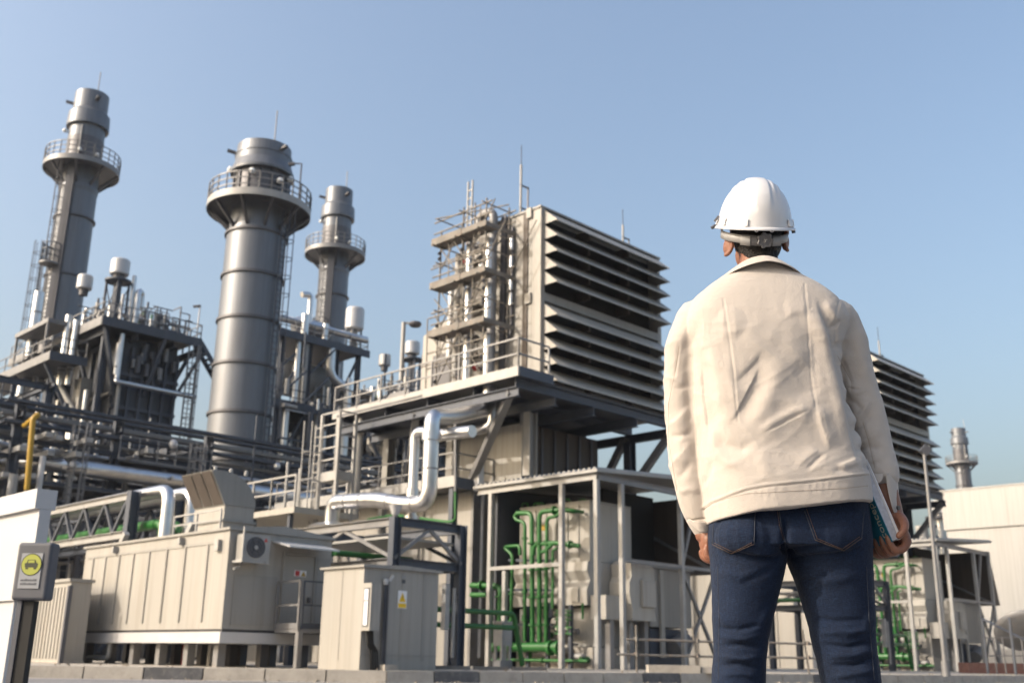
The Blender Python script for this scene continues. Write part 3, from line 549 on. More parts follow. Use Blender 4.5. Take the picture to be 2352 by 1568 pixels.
# ================================================================ scaffold with risers at the intake house
sc = thing('scaffold', 'weathered grey tube scaffold with plank decks climbing the beige intake house wall', 'scaffold', W(25.3, 28.4, 9.9))
Zs = [9.9, 16.8]
ZDK = [12.05, 13.98, 15.78]
posts = [(24.75, 26.35), (24.75, 28.45), (24.75, 30.55), (25.95, 26.35), (25.95, 28.45), (25.95, 30.55), (24.75, 27.4)]
for a, b in posts: MB().tube([W(a, b, 9.9), W(a, b, 16.4 if b > 30 else 17.0)], .04, 6).build('standard', POLE, sc)
for k, z in enumerate(ZDK):
    MB().box(24.55, 25.15, 28.3, 31.0, z-.02, z+.05).build('plank_deck', RUST, sc)
    MB().box(24.6, 25.15, 26.0, 28.28, z+.0, z+.06).build('plank_deck', RUST, sc)
    MB().box(24.50, 24.545, 28.2, 31.05, z-.03, z+.25).build('toe_board', RUST, sc); MB().box(24.52, 24.56, 26.0, 28.19, z, z+.22).build('toe_board', RUST, sc)
    MB().box(24.5, 26.1, 25.95, 25.99, z, z+.17).build('toe_board', POLE, sc)
    MB().box(25.5, 26.0, 28.3, 30.2, z-.75, z-.70).build('step_board', RUST, sc)
    for h in (.55, 1.02):
        MB().tube([W(24.72, 25.8, z+h), W(24.72, 31.2, z+h)], .032, 5).build('ledger', POLE, sc); MB().tube([W(25.98, 25.8, z+h), W(25.98, 31.2, z+h)], .032, 5).build('ledger', POLE, sc)
    for b in (26.35, 28.45, 30.55):
        MB().tube([W(24.3, b, z-.08), W(26.2, b, z-.08)], .032, 5).build('transom', POLE, sc); MB().tube([W(24.5, b, z+1.02), W(26.1, b, z+1.02)], .032, 5).build('transom', POLE, sc)
for z in (10.9, 11.5, 12.9, 14.9): MB().tube([W(24.72, 26.1, z), W(24.72, 31.4, z)], .032, 5).build('ledger', POLE, sc)
for p, q in (((24.7, 30.6, 10), (24.7, 28.4, 12)), ((24.7, 28.4, 10), (24.7, 30.8, 12)), ((24.7, 30.6, 12.1), (24.7, 28.4, 13.9)), ((24.7, 28.5, 12.1), (24.7, 30.9, 13.6)), ((24.7, 28.4, 12.4), (24.7, 26.3, 14)), ((25.98, 30.6, 14), (25.98, 28.4, 15.8)), ((24.7, 28.4, 14.1), (24.7, 30.6, 15.7)), ((24.7, 26.3, 10), (24.7, 28.4, 12)), ((24.6, 31.2, 9.9), (24.7, 31.5, 12.9)), ((25.98, 26.4, 12), (25.98, 28.4, 14)), ((25.98, 26.4, 14), (25.98, 28.4, 15.8)), ((24.6, 30.9, 16.9), (25.9, 26.3, 17.1))):
    MB().tube([W(*p), W(*q)], .03, 5).build('brace', POLE, sc)
lad = MB(); rung_ladder(lad, W(25.6, 29.45, 15.9), 2.7, -EU, EV, .42, False, .035); lad.build('ladder', GALVW, sc)
lad = MB(); rung_ladder(lad, W(25.6, 30.0, 12.1), 3.6, -EU, EV, .42, False, .03); lad.build('ladder', GALVW, sc)
lad = MB(); rung_ladder(lad, W(25.6, 27.1, 9.95), 4, -EU, EV, .42, False, .03); lad.build('ladder', POLE, sc)
ris = thing('riser_pipes', 'silver insulated riser pipes with a hooked top behind the scaffold', 'pipes', W(25.5, 27.5, 9.9))
MB().pipe([W(25.55, 26.65, 9.9), W(25.55, 26.65, 16.9), W(25.55, 27.45, 16.9), W(25.55, 27.45, 16.3)], .17, 12, .45).build('riser_pipe', GALV, ris)
for k, (z0_, z1_) in enumerate(((10, 11.9), (12.2, 13.9), (14.2, 15.7))): MB().tube([W(25.5, 26.75, z0_), W(25.5, 26.75, z1_)], .215, 12).build('pipe_lagging', CLAD, ris); MB().tube([W(25.4, 27.75, z0_), W(25.4, 27.75, z1_)], .17, 12).build('pipe_lagging', CLAD, ris)
MB().tube([W(25.4, 27.75, 9.9), W(25.4, 27.75, 16.2)], .12, 10).build('riser_pipe', GALV, ris)
MB().tube([W(25.6, 28.6, 9.9), W(25.6, 28.6, 15.6)], .16, 10).build('riser_pipe', GALVW, ris); MB().tube([W(25.8, 29.2, 11.5), W(25.8, 29.2, 14.8)], .14, 10).build('riser_pipe', WHITEM, ris)
rr = random.Random(21)
for i in range(26):
    z = rr.uniform(10.2, 15.8); b = rr.uniform(26.9, 28.4); P = W(25.7, b, z)
    MB().lathe(P, [(.05, -.15), (.16, -.05), (.16, .05), (.05, .15)], 8).build('valve', rr.choice((GALVW, STACKD, STACKD, RED, CLAD)), ris)
    if i < 12: MB().tube([P, P+EV*rr.uniform(-.6, .6)], .05, 6).build('branch_pipe', rr.choice((GALVW, STACKD)), ris)
cp = MB().pipe([W(26.05, 26.1, 16.2), W(26.05, 26.1, 11.9), W(26.05, 26.5, 11.7)], .06, 8, .3); cp.build('conduit', STACKD, ris)
for z in (15.7, 15.0, 14.1, 13.5): MB().tube([W(26.0, 26.1, z), W(26.0, 26.1, z-.45)], .085, 8).build('conduit_sleeve', CLAD, ris)
MB().box(25.9, 26.1, 26.35, 26.6, 9.95, 16.7).build('cable_riser', STACKD, ris)

rr1 = random.Random(9)
for i in range(26):
    a = rr1.choice((24.7, 24.7, 26.0)); b = rr1.uniform(26.2, 30.8); z = rr1.uniform(10.1, 15.6); d = rr1.choice((EV*2.2+EZ*1.8, EV*-2.2+EZ*1.8, EU*1.3, EV*2.4, EZ*1.9, EU*1.3+EZ*1.5)); MB().tube([W(a, b, z), W(a, b, z)+d], .028, 5).build('scaffold_tube', POLE, sc)
for i in range(18):
    a = 24.7; b = rr1.choice((26.35, 28.45, 30.55)); z = rr1.uniform(10.2, 16.4); MB().tube([W(a-.06, b, z-.05), W(a+.02, b, z+.05)], .06, 6).build('coupler', STACKD, sc)
for o in sc.children:
    for v in o.data.vertices:
        q = v.co+BASE[sc.name]; aa, bb_, zz_ = ab(q)
        v.co = W(aa, 26+(bb_-26)*.6, zz_)-BASE[sc.name]
# ================================================================ turbine enclosure below the intake
te = thing('turbine_enclosure', 'beige cladded machine hall wall behind the big bent silver pipe', 'building', W(29, 35, SL))
MB().box(26.54, 33.3, 28.5, 46, SL, 6.45).build('wall', BEIGE, te)
for b in (31.2, 33.9, 36.6, 39.4, 42): MB().box(26.49, 26.538, b-.03, b+.03, SL, 6.4).build('wall_seam', BEIGE2, te)
MB().box(26.44, 26.536, 31.4, 32.6, 4.0, 5.6).build('wall_louvre', BEIGE2, te)
MB().box(25.5, 33.4, 28.3, 46.2, 6.5, 6.62).build('roof', GALV, te)
MB().box(25.38, 25.5, 28.2, 40, 6.45, 6.85).build('roof_edge_beam', GALVW, te); MB().box(25.4, 33.4, 28.18, 28.29, 6.4, 6.8).build('roof_edge_beam', STEEL, te)
MB().rail([W(25.45, 40, 6.62), W(25.45, 28.4, 6.62), W(27.5, 28.4, 6.62)], 1.1, 1.4, .028).build('roof_railing', GALV, te)
for b in (28.5, 32.6, 37): MB().ibeam(W(25.6, b, SL), W(25.6, b, 6.45), .22, .26).build('column', BEIGE2 if b > 30 else STEEL, te)
MB().box(26.48, 26.9, 28.36, 28.49, SL, 6.4).build('corner_pipe', GALV, te); MB().tube([W(26.9, 28.3, .5), W(26.9, 28.3, 6.3)], .07, 8).build('downpipe', WHITEM, te)
o = Pb(1100, 1060, 28.0); MB().bar(o, Pb(1100, 1128, 28.0), .26, .26).build('wall_lamp_unit', WHITEM, te)
copy_tree(te, EU*25.4, label='second beige machine hall behind the far shelter, mostly hidden by the man')
# stair tower and steel walkways left of the enclosure
sw = thing('access_tower', 'galvanised caged ladder tower and landing left of the beige machine hall', 'access tower', W(23, 34.5, SL))
T = lambda x, y, a=23.2: Pa(x, y, a)
p0 = T(740, 1085); zt = p0.z; bb = ab(p0)[1]
MB().box(23.2, 23.95, bb-.95, bb+.2, zt-.35, zt).build('landing', GALVW, sw)
MB().rail([W(23.2, bb+.2, zt), W(23.2, bb-.95, zt), W(23.95, bb-.95, zt)], 2.3, 1.1, .03, False, 5).build('landing_cage', GALVW, sw)
for a, b in ((23.2, bb+.2), (23.2, bb-.95), (23.95, bb-.95), (23.95, bb+.2)): MB().bar(W(a, b, SL), W(a, b, zt+(2.3 if b > bb else 2.0)), .12).build('post', GALVW, sw)
lm = MB(); rung_ladder(lm, W(23.3, bb+.5, 3.6), 5.6, -EU, EV, .5, True, .03); lm.build('caged_ladder', GALVW, sw)
zw = T(640, 1192).z
MB().box(21.4, 24.2, bb-1.0, bb+6, zw-.22, zw).build('walkway', CREAM, sw)
MB().rail([W(21.4, bb+5.6, zw), W(21.4, bb+.6, zw), W(21.4, bb-1.0, zw)], 1.15, 1.2, .035, False).build('walkway_railing', GALVW, sw)
MB().bar(W(21.4, bb+5.6, zw+.4), W(21.4, bb+3.8, zw+1.7), .07).build('stair_handrail', GALVW, sw)
for b in (bb-.5, bb+2, bb+5): MB().bar(W(21.6, b, SL), W(21.6, b, zw-.2), .16).build('post', STEEL, sw)
for i, (x, y0, y1) in enumerate(((662, 1060, 1180), (690, 1075, 1185), (830, 960, 1190), (775, 1090, 1190), (800, 1100, 1190))):
    A = Pa(x, y0, 24.8); B = Pa(x, y1, 24.8); MB().tube([A, (A.x, A.y, B.z)], .07+.05*(i == 2), 8).build('standpipe', GALVW, sw)

# ================================================================ silver bent pipes
bp = thing('bent_pipe', 'fat silver S-shaped insulated pipe rising in front of the beige machine hall', 'pipe', Pa(762, 1200, 20.8))
A = 20.8; pts = [Pa(760, 1205, A), Pa(766, 1152, A), Pa(870, 1147, A), Pa(925, 1158, A), Pa(985, 1156, A), Pa(988, 1000, A), Pa(1000, 955, A), Pa(1045, 958, A), Pa(1120, 940, A)]
pts[5] = Vector((pts[4].x, pts[4].y, pts[5].z)); pts[6] = Vector((pts[4].x, pts[4].y, pts[6].z))
body = MB().pipe(pts[:7]+[Pa(1040, 957, 22.2), Pa(1122, 938, 25.0), Pa(1124, 885, 25.0)], .25, 18, .5).build('pipe_body', CLAD, bp)
rr = random.Random(2)
for i in range(2, 6):
    P, Q = pts[i-1], pts[i]; n = max(2, int((Q-P).length/.75))
    for k in range(1, n):
        p = P.lerp(Q, k/n); d = (Q-P).normalized(); MB().tube([p-d*.02, p+d*.02], .268, 18, False).build('pipe_seam', GALV, body)
MB().tube([pts[5].lerp(pts[4], -.05), pts[5].lerp(pts[4], .08)], .31, 18).build('pipe_collar', CLAD, bp)
MB().lathe(pts[0]+EZ*-.12, [(.75, 0), (.8, .06), (.5, .16), (.3, .2)], 20).build('base_cone', CLAD, bp)
b2 = thing('bent_pipe', 'thinner silver riser pipe standing left of the S-shaped pipe vertical run', 'pipe', Pa(945, 1200, 21.5))
A = 21.5; P0 = Pa(945, 1195, A); P1 = Pa(955, 990, A); P1 = Vector((P0.x, P0.y, P1.z))
MB().pipe([P0, P1, Pa(985, 992, A), Pa(1000, 1000, A), Pa(1110, 986, 25.4), Pa(1130, 975, 25.4), Pa(1131, 890, 25.4)], .165, 14, .5).build('pipe_body', CLAD, b2)
MB().tube([P0+EZ*.6, P0+EZ*1.0], .22, 14).build('pipe_collar', CLAD, b2); MB().tube([P0+EZ*-.05, P0+EZ*.15], .25, 14).build('pipe_flange', CLAD, b2)
MB().tube([Pa(1000, 1000, A), Pa(1085, 990, A)], .19, 14).build('pipe_lagging', CLAD, b2)
gd = MB().pipe([Pa(840, 1205, 24.9), Pa(845, 1192, 24.9), Pa(905, 1182, 24.9), Pa(1030, 1198, 24.9), Pa(1046, 1195, 24.9), Pa(1046, 1130, 24.9)], .05, 8, .2)
tag(gd.build('green_hose_pipe', GREEN), 'thin green pipe bent along the beige machine hall wall under the silver pipe', 'pipe')
gp = MB().tube([Pa(1046, 1128, 24.9), Pa(1046, 960, 24.9)], .05, 8)
tag(gp.build('standpipe', GALV), 'thin grey standpipe above the end of the green wall pipe', 'pipe')
# ================================================================ blue-grey pipe support frame
pf = thing('pipe_support_frame', 'blue-grey steel frame with truss beams standing behind the small grey cabinet', 'steel frame', W(17.4, 21.6, SL))
a, b = 17.4, 21.6; zt_ = Pb(912, 1197, 21.6).z; zl = Pb(905, 1290, 21.6).z; aR = ab(Pb(1060, 1215, 21.6))[0]; bL = ab(Pa(742, 1222, a))[1]+1.2
for (pa_, pb_) in ((a, b), (aR, b), (a, bL), (aR, bL)): MB().ibeam(W(pa_, pb_, SL), W(pa_, pb_, zt_+.12), .22, .26).build('column', STEEL, pf)
for z in (zt_, zl):
    MB().ibeam(W(a, b+.12, z), W(a, bL, z), .18, .22).build('beam', GALV, pf); MB().ibeam(W(a+.12, b, z), W(aR-.1, b, z), .18, .22).build('beam', STEEL, pf)
    MB().ibeam(W(aR, b+.12, z), W(aR, bL, z), .18, .22).build('beam', STEEL, pf); MB().ibeam(W(a+.12, bL, z), W(aR-.1, bL, z), .18, .22).build('beam', STEEL, pf)
for s0, s1 in ((0, .5), (1, .5)):
    MB().bar(W(a, b+(bL-b)*s1, zt_-.1), W(a, b+(bL-b)*s0, zl+.1), .09).build('brace', GALV, pf); MB().bar(W(a+(aR-a)*s1, b, zt_-.1), W(a+(aR-a)*s0, b, zl+.1), .09).build('brace', GALV, pf)
    MB().bar(W(aR, b+(bL-b)*s1, zt_-.1), W(aR, b+(bL-b)*s0, zl+.1), .09).build('brace', STEEL, pf)
MB().box(a, aR, b+.2, bL, zt_-.42, zt_-.36).build('cable_tray', GALVW, pf)
for i, z in enumerate((1.75, 1.35)): MB().pipe([W(aR-.6, b+.5, z), W(aR+2.6+.0*i, b+.5, z)]+([W(aR+3.0, b+.5, .3)] if i == 0 else []), .075, 10).build('cooling_pipe', GREEN, pf)
MB().tube([W(a-1, b+1.2, zl+.22), W(a+1.6, b+1.2, zl+.22)], .08, 10).build('cooling_pipe', GREEN, pf); MB().tube([W(a-.5, b+2, zl+.3), W(a-.5, b+5, zl+.3)], .09, 10).build('cooling_pipe', GREEN, pf)
MB().bar(W(aR-.5, b, 1.2), W(aR-.5, b, 2.4), .16).build('junction_box', GALVW, pf); MB().tube([W(aR-.25, b-.05, .5), W(aR-.25, b-.05, 2.3)], .05, 8).build('conduit', GALVW, pf)
MB().lathe(W(a-.02, b, zt_+.12), [(.05, 0), (.09, .05), (.18, .3), (.03, .3)], 10).build('horn', WHITEM, pf)

copy_tree(pf, EU*25.4, label='blue-grey steel frame with green pipes seen between the man legs')
# truss bridge at left
tb = thing('pipe_bridge', 'blue-grey truss pipe bridge ending above the beige container on the left', 'pipe bridge', W(15.4, 34, SL))
a = 15.4; zt_, zb_ = 5.35, 4.12; b_e = 32.8
for aa in (a, a+1.6):
    for z in (zt_, zb_): MB().ibeam(W(aa, b_e, z), W(aa, 46, z), .2, .24).build('chord', GALVW if aa == a else STEEL, tb)
    n = 8
    for i in range(n):
        s0 = b_e+.2+i*1.6; MB().bar(W(aa, s0, zt_-.1), W(aa, s0+.8, zb_+.1), .1).build('truss_web', STEEL, tb); MB().bar(W(aa, s0+1.6, zt_-.1), W(aa, s0+.8, zb_+.1), .1).build('truss_web', STEEL, tb)
for aa in (a, a+1.6): MB().ibeam(W(aa, b_e-.2, SL), W(aa, b_e-.2, zt_+.15), .3, .34).build('column', STEEL, tb)
MB().tube([W(a+.5, b_e-1, zb_+.3), W(a+.5, 46, zb_+.3)], .16, 10).build('cooling_pipe', GREEN, tb)
MB().pipe([W(a+.5, b_e-.4, zb_+.3), W(a+.5, b_e-1.4, zb_+.3), W(a+.5, b_e-1.4, 2)], .14, 10).build('cooling_pipe', GREEN, tb); MB().pipe([W(a+1.0, b_e-.4, zb_+.3), W(a+1.0, b_e-1.5, zb_+.3), W(a+1.0, b_e-1.5, 2)], .14, 10).build('cooling_pipe', GREEN, tb)
for i in range(2):
    aa = a+.45+i*.75; MB().pipe([W(aa, 40, zt_+.1), W(aa, b_e-1.7-.1*i, zt_+.1), W(aa, b_e-1.7-.1*i, 2.0)], .21, 14, .5).build('insulated_pipe', CLAD, tb)

# ================================================================ shelter (repeats)
sh = thing('machine_shelter', 'open steel shelter with thin pale posts over beige machinery, nearer to the man', 'shelter', W(28.5, 24, SL), 'open machine shelters')
a0, a1, b0, b1 = 25.7, 32.2, 21.75, 26.6; zr = 6.28; ze = 6.75
MB().hexa([W(a0-.15, b0-.15, zr+.0), W(a1+.3, b0-.15, ze), W(a1+.3, b1+.8, ze), W(a0-.15, b1+.8, zr), W(a0-.15, b0-.15, zr+.10), W(a1+.3, b0-.15, ze+.10), W(a1+.3, b1+.8, ze+.10), W(a0-.15, b1+.8, zr+.10)]).build('roof', GALVW, sh)
rb = MB()
for i in range(26): b = b0-.1+i*.22; rb.hexa([W(a0-.17, b, zr+.1), W(a1+.3, b, ze+.1), W(a1+.3, b+.1, ze+.1), W(a0-.17, b+.1, zr+.1), W(a0-.17, b+.02, zr+.16), W(a1+.3, b+.02, ze+.16), W(a1+.3, b+.08, ze+.16), W(a0-.17, b+.08, zr+.16)])
rb.build('roof_corrugation', GALVW, sh)
MB().ibeam(W(a0, b0, zr-.12), W(a0, b1+.7, zr-.12), .12, .2).build('eave_beam', GALVW, sh); MB().ibeam(W(a0+.07, b0, zr-.12), W(a1, b0, zr-.14), .12, .2).build('eave_beam', GALV, sh)
for a, b, z in ((a0, b0, zr), (a0, 23.25, zr), (a0, b1, zr), (a0+1.25, b0, zr), (a1-2.0, b0, zr), (a1, b0, zr+.2), (a1, b1, zr+.2), (a0+3, b1, zr)): MB().bar(W(a, b, SL), W(a, b, z-.22), .15).build('post', GALVW, sh)
MB().bar(W(a0, 25.85, SL), W(a0, 25.85, 3.35), .15).build('short_post', GALVW, sh)
MB().bar(W(a0-.02, 23.3, 3.45), W(a0-.02, b1, 3.45), .12).build('mid_rail', GALVW, sh); MB().bar(W(a0+1.3, b0, 3.6), W(a1, b0, 3.6), .12).build('mid_rail', GALV, sh)
for p, q in (((a1-2.0, b0, 3.6), (a1-1.0, b0, 6.1)), ((a1-2.0, b0, 3.5), (a1, b0, .4)), ((a1, b0, 3.5), (a1-2, b0, .4)), ((a1, b0, 3.6), (a1, b1, 6))): MB().bar(W(*p), W(*q), .1).build('brace', GALV, sh)
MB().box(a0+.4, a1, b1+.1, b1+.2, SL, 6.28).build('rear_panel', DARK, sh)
MB().box(a0+3.4, a1-.1, b0+2.6, b0+2.7, 3.7, 6.42).build('interior_shade_panel', BLACK, sh)  # black sheet added to paint the shade under the shelter roof
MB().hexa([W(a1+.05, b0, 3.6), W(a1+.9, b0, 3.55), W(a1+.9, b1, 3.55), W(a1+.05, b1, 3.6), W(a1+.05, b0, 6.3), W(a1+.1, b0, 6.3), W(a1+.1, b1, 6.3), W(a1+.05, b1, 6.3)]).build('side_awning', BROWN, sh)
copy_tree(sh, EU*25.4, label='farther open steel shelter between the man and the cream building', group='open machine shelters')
# generator
ge = thing('generator', 'big beige box machine with bulging end cover inside the nearer shelter', 'generator', W(28.5, 24, SL), 'sheltered generators')
MB().box(26.75, 28.95, 22.95, 26.2, 3.62, 5.55).build('cooler_box', CREAM, ge)
for b in (23.4, 23.9, 24.4, 24.9, 25.4): MB().box(26.71, 26.748, b, b+.12, 3.8, 5.5).build('box_rib', BEIGE, ge)
MB().box(26.74, 28.96, 22.94, 26.2, 5.555, 5.63).build('box_lid', BEIGE2, ge)
MB().prism([W(26.55, 22.9, 2.2), W(26.55, 22.9, 2.7), W(26.7, 22.9, 3.0), W(26.55, 22.9, 3.3), W(26.6, 22.9, 3.6), W(30.9, 22.9, 3.6), W(30.9, 22.9, 2.2)], EV*3.4).build('machine_body', CREAM, ge)
MB().box(26.9, 30.9, 22.92, 26.3, .9, 2.15).build('machine_bed', BEIGE2, ge); MB().box(26.75, 30.9, 22.85, 26.3, SL, .88).build('plinth', CONC, ge)
cv = MB(); prof = [(27.75, 1.75), (27.75, 2.1), (27.62, 2.6), (27.62, 2.95), (27.75, 3.15), (27.72, 3.55), (27.95, 3.7), (28.7, 3.7), (28.95, 3.45), (28.95, 3.1), (29.05, 2.8), (29.05, 2.25), (28.9, 2.1), (29.05, 1.75)]
cv.prism([W(a_, 22.0, z_) for a_, z_ in prof], EV*.85); cv.build('end_cover', CREAM, ge)
MB().box(28.2, 28.9, 21.9, 21.995, 2.2, 3.05).build('cover_hatch', BEIGE, ge)
MB().box(26.65, 27.35, 22.2, 22.84, 1.75, 2.5).build('terminal_box', CREAM, ge)
for a_ in (27.0, 28.0, 28.8): MB().bar(W(a_, 22.35, SL), W(a_, 22.35, 1.75), .2).build('support_leg', GALV, ge)
MB().box(29.2, 31.6, 22.4, 25, 1.6, 3.55).build('lube_module', BEIGE2, ge); MB().box(29.1, 31.7, 22.3, 25, 3.555, 3.7).build('module_lid', BEIGE2, ge); MB().box(29.7, 29.9, 22.3, 22.39, .6, 3.5).build('module_post', CREAM, ge)
MB().box(29.3, 31.5, 22.5, 25, SL, 1.55).build('module_base', STEEL, ge)
MB().tube([W(30.2, 22.2, .9), W(30.9, 22.2, 1.2)], .3, 14).build('pump', GALV, ge)
MB().box(26.5, 26.545, 23.25, 23.6, 2.3, 2.75).build('yellow_marked_box', CREAM, ge)
for b, z in ((25.0, 4.75), (23.5, 2.55)): MB().box(26.69, 26.705, b-.1, b+.1, z, z+.2).build('warning_label', YELLOW, ge)
rr = random.Random(31)
for i in range(34):
    b = rr.uniform(22.9, 26); z = rr.uniform(.4, 2.1); a_ = rr.uniform(26.2, 26.8); r = rr.choice((.04, .06, .1)); m_ = rr.choice((GALVW, GALV, CREAM, GREEN, STACKD))
    d = rr.choice((EV*.6, EZ*.5, EU*.35)); MB().tube([W(a_, b, z), W(a_, b, z)+d], r, 7).build('fitting', m_, ge)
for i, b in enumerate((23.4, 24.4, 25.3)): MB().bar(W(26.3, b, SL), W(26.3, b, 2.2), .12).build('pipe_support', STEEL, ge)
copy_tree(ge, EU*25.4, label='beige machine under the farther shelter, right of the man', group='sheltered generators')
# green pipework
gr = thing('cooling_pipework', 'bright green vertical pipes with looped tops in the nearer shelter', 'pipes', W(26.1, 24.5, SL), 'green cooling pipework')
GP = lambda x, y, a: Pa(1082.2+(x/3.1364-0)*.9408, 1081.9+(y/3.1364)*.9408, a)
Ag = 26.15
def gpipe(pts, r, a=Ag, end=None):
    q = [GP(x, y, a) for x, y in pts]
    if end: q += [q[-1]+EU*end]
    o = MB().pipe(q, r*.82, 10, r*2.6).build('cooling_pipe', GREEN, gr)
    for A_, B_ in zip(q, q[1:]):
        L = (B_-A_).length; d = (B_-A_).normalized()
        if L > 1.0:
            for k in range(1, int(L/.9)+1):
                p_ = A_+d*(k*.9-.2); MB().tube([p_-d*.025, p_+d*.025], r*1.55, 10).build('pipe_flange', GREEN, o)
    return o
gpipe([(300, 1310), (318, 640), (255, 585), (270, 575), (365, 568), (375, 600), (372, 640)], .075)
gpipe([(410, 1300), (412, 390), (345, 372), (328, 340), (360, 320)], .075)
gpipe([(470, 1345), (465, 318), (350, 320)], .10)
gpipe([(524, 1345), (522, 310), (700, 292)], .10, end=.6)
gpipe([(572, 1340), (580, 355), (655, 345), (700, 295), (780, 300)], .075, end=.5)
gpipe([(474, 640), (485, 560), (640, 545), (830, 570)], .09)
gpipe([(540, 620), (580, 600), (625, 548), (740, 565)], .075, end=.5)
gpipe([(625, 1050), (625, 600), (660, 590)], .05)
gpipe([(155, 1310), (158, 960)], .06); gpipe([(212, 1330), (222, 900), (190, 875), (0, 872)], .12, 26.0); gpipe([(120, 945), (0, 945)], .11, 26.0)
MB().pipe([GP(150, 1345, Ag-.1), GP(600, 1345, Ag-.1), GP(690, 1350, Ag-.1)], .15, 12).build('header_pipe', GREEN, gr)
for x in (600, 660): o = GP(x, 1350, Ag-.1); MB().tube([o, o-EV*.12], .24, 12).build('header_flange', GREEN, gr)
gpipe([(140, 1440), (890, 1450)], .06); gpipe([(690, 1450), (690, 1510)], .06)
for x in (390, 480, 510, 710, 830): gpipe([(x, 290), (x, 215 if x > 700 else 245), (x+45, 212 if x > 700 else 242), (x+45, 290)], .03, 26.8)
for x in (660, 700, 740):
    gpipe([(x, 1240), (x, 1060)], .03)
for y in (1065, 1095, 1130, 1190, 1240): gpipe([(640, y), (770, y+4)], .03)
for y in (680, 905, 1170): MB().bar(GP(290, y, Ag+.12), GP(620, y+4, Ag+.12), .1, .08).build('pipe_bracket', STEEL, gr)
copy_tree(gr, EU*25.4, label='bright green pipes in the farther shelter beside the book hand', group='green cooling pipework')

# ================================================================ container
ct = thing('equipment_container', 'long beige metal container with ribbed side on legs, behind the kerb on the left', 'container', W(13.9, 24, SL))
a0, a1, b0, b1, z0, z1 = 12.5, 15.32, 21.44, 28.95, 1.03, 3.2
body = MB().box(a0, a1, b0, b1, z0, z1).build('container_body', BEIGE, ct)
ri = MB()
for k, x in enumerate((0.9, 1.95, 2.85, 3.75, 4.6, 5.4, 6.2, 6.95)): ri.box(a0-.03, a0-.001, b0+x-.035, b0+x+.035, z0+.16, z1-.28)
ri.build('side_rib', BEIGE2, body)
pr_ = MB(); pr_.box(a0-.02, a0-.001, b0+.55, b1-.2, z1-.28, z1-.22); pr_.build('rib_header', BEIGE2, body)
MB().hexa([W(a0-.06, b0-.06, z1+.001), W(a1+.06, b0-.06, z1+.001), W(a1+.06, b1+.06, z1+.001), W(a0-.06, b1+.06, z1+.001), W(a0-.06, b0-.06, z1+.06), W(a1+.06, b0-.06, z1+.06), W(a1+.06, b1+.06, z1+.06), W(a0-.06, b1+.06, z1+.06)]).build('roof', BEIGE2, ct)
MB().prism([W(a0-.06, b0-.06, z1+.061), W((a0+a1)/2, b0-.06, z1+.2), W(a1+.06, b0-.06, z1+.061)], EV*(b1-b0+.1)).build('roof_ridge', BEIGE2, ct)
MB().box(a0-.05, a1+.05, b0-.05, b1+.05, .73, .97).build('skid_beam', WHITEM, ct); MB().box(a0+.05, a1-.05, b0+.05, b1-.05, .971, z0-.001).build('skid_gap', STACKD, ct)
MB().box(a0-.052, a0-.05, b0-.05, b1, .74, .95)
for a in (a0+.3, (a0+a1)/2, a1-.3):
    for i in range(6): MB().box(a-.1, a+.1, b0+.4+i*1.35, b0+.6+i*1.35, SL, .729).build('leg', GALV if a == a0+.3 else STACKD, ct)
dr = MB().box(a1-1.32, a1-.5, b0-.035, b0-.001, z0+.02, 2.75).build('door', BEIGE2, ct)
fr = MB(); fr.box(a1-1.38, a1-1.33, b0-.06, b0-.001, z0, 2.82); fr.box(a1-.49, a1-.44, b0-.06, b0-.001, z0, 2.82); fr.box(a1-1.33, a1-.49, b0-.06, b0-.001, 2.76, 2.82); fr.build('door_frame', BEIGE2, dr)
MB().bar(W(a1-.62, b0-.04, 1.75), W(a1-.62, b0-.12, 1.75), .06, .12).build('door_handle', STACKD, dr)
sg = MB().box(a1-1.05, a1-.72, b0-.045, b0-.036, 2.28, 2.42).build('warning_label', PAPER, dr)
MB().lathe(Vector(), [(.001, 0), (.05, 0)], 3)
q1 = MB(); q1.box(a1-1.03, a1-.91, b0-.05, b0-.046, 2.29, 2.41); q1.build('red_symbol', RED, sg); q2 = MB(); q2.prism([W(a1-.87, b0-.046, 2.29), W(a1-.73, b0-.046, 2.29), W(a1-.8, b0-.046, 2.41)], -EV*.004); q2.build('yellow_symbol', YELLOW, sg)
MB().box(a0+.2, a1-1.5, b0-.02, b0-.001, z0+.1, z0+1.2).build('end_panel', BEIGE2, body); MB().box(a1-.4, a1-.03, b0-.02, b0-.001, z0+.1, 2.75).build('end_panel', BEIGE2, body)
MB().hexa([W(a1-1.7, b0-.75, 2.86), W(a1-.3, b0-.75, 2.86), W(a1-.3, b0-.001, 3.02), W(a1-1.7, b0-.001, 3.02), W(a1-1.7, b0-.75, 2.90), W(a1-.3, b0-.75, 2.90), W(a1-.3, b0-.001, 3.06), W(a1-1.7, b0-.001, 3.06)]).build('door_canopy', WHITEM, ct)
MB().box(a1-1.5, a1+.3, b0-1.0, b0-.08, .98, 1.06).build('landing', GALV, ct)
MB().rail([W(a1-1.5, b0-.1, 1.06), W(a1-1.5, b0-1.0, 1.06)], 1.05, .9, .025).build('landing_railing', GALV, ct); MB().rail([W(a1-1.4, b0-1.0, 1.06), W(a1+.3, b0-1.0, 1.06), W(a1+.3, b0-.1, 1.06)], 1.05, 1.7, .018).build('landing_railing', STEEL, ct)
MB().bar(W(a1-1.45, b0-1.0, SL), W(a1-1.45, b0-1.0, 1.0), .12).build('landing_post', GALV, ct); MB().bar(W(a1+.2, b0-1.0, SL), W(a1+.2, b0-1.0, 1.0), .12).build('landing_post', GALV, ct)
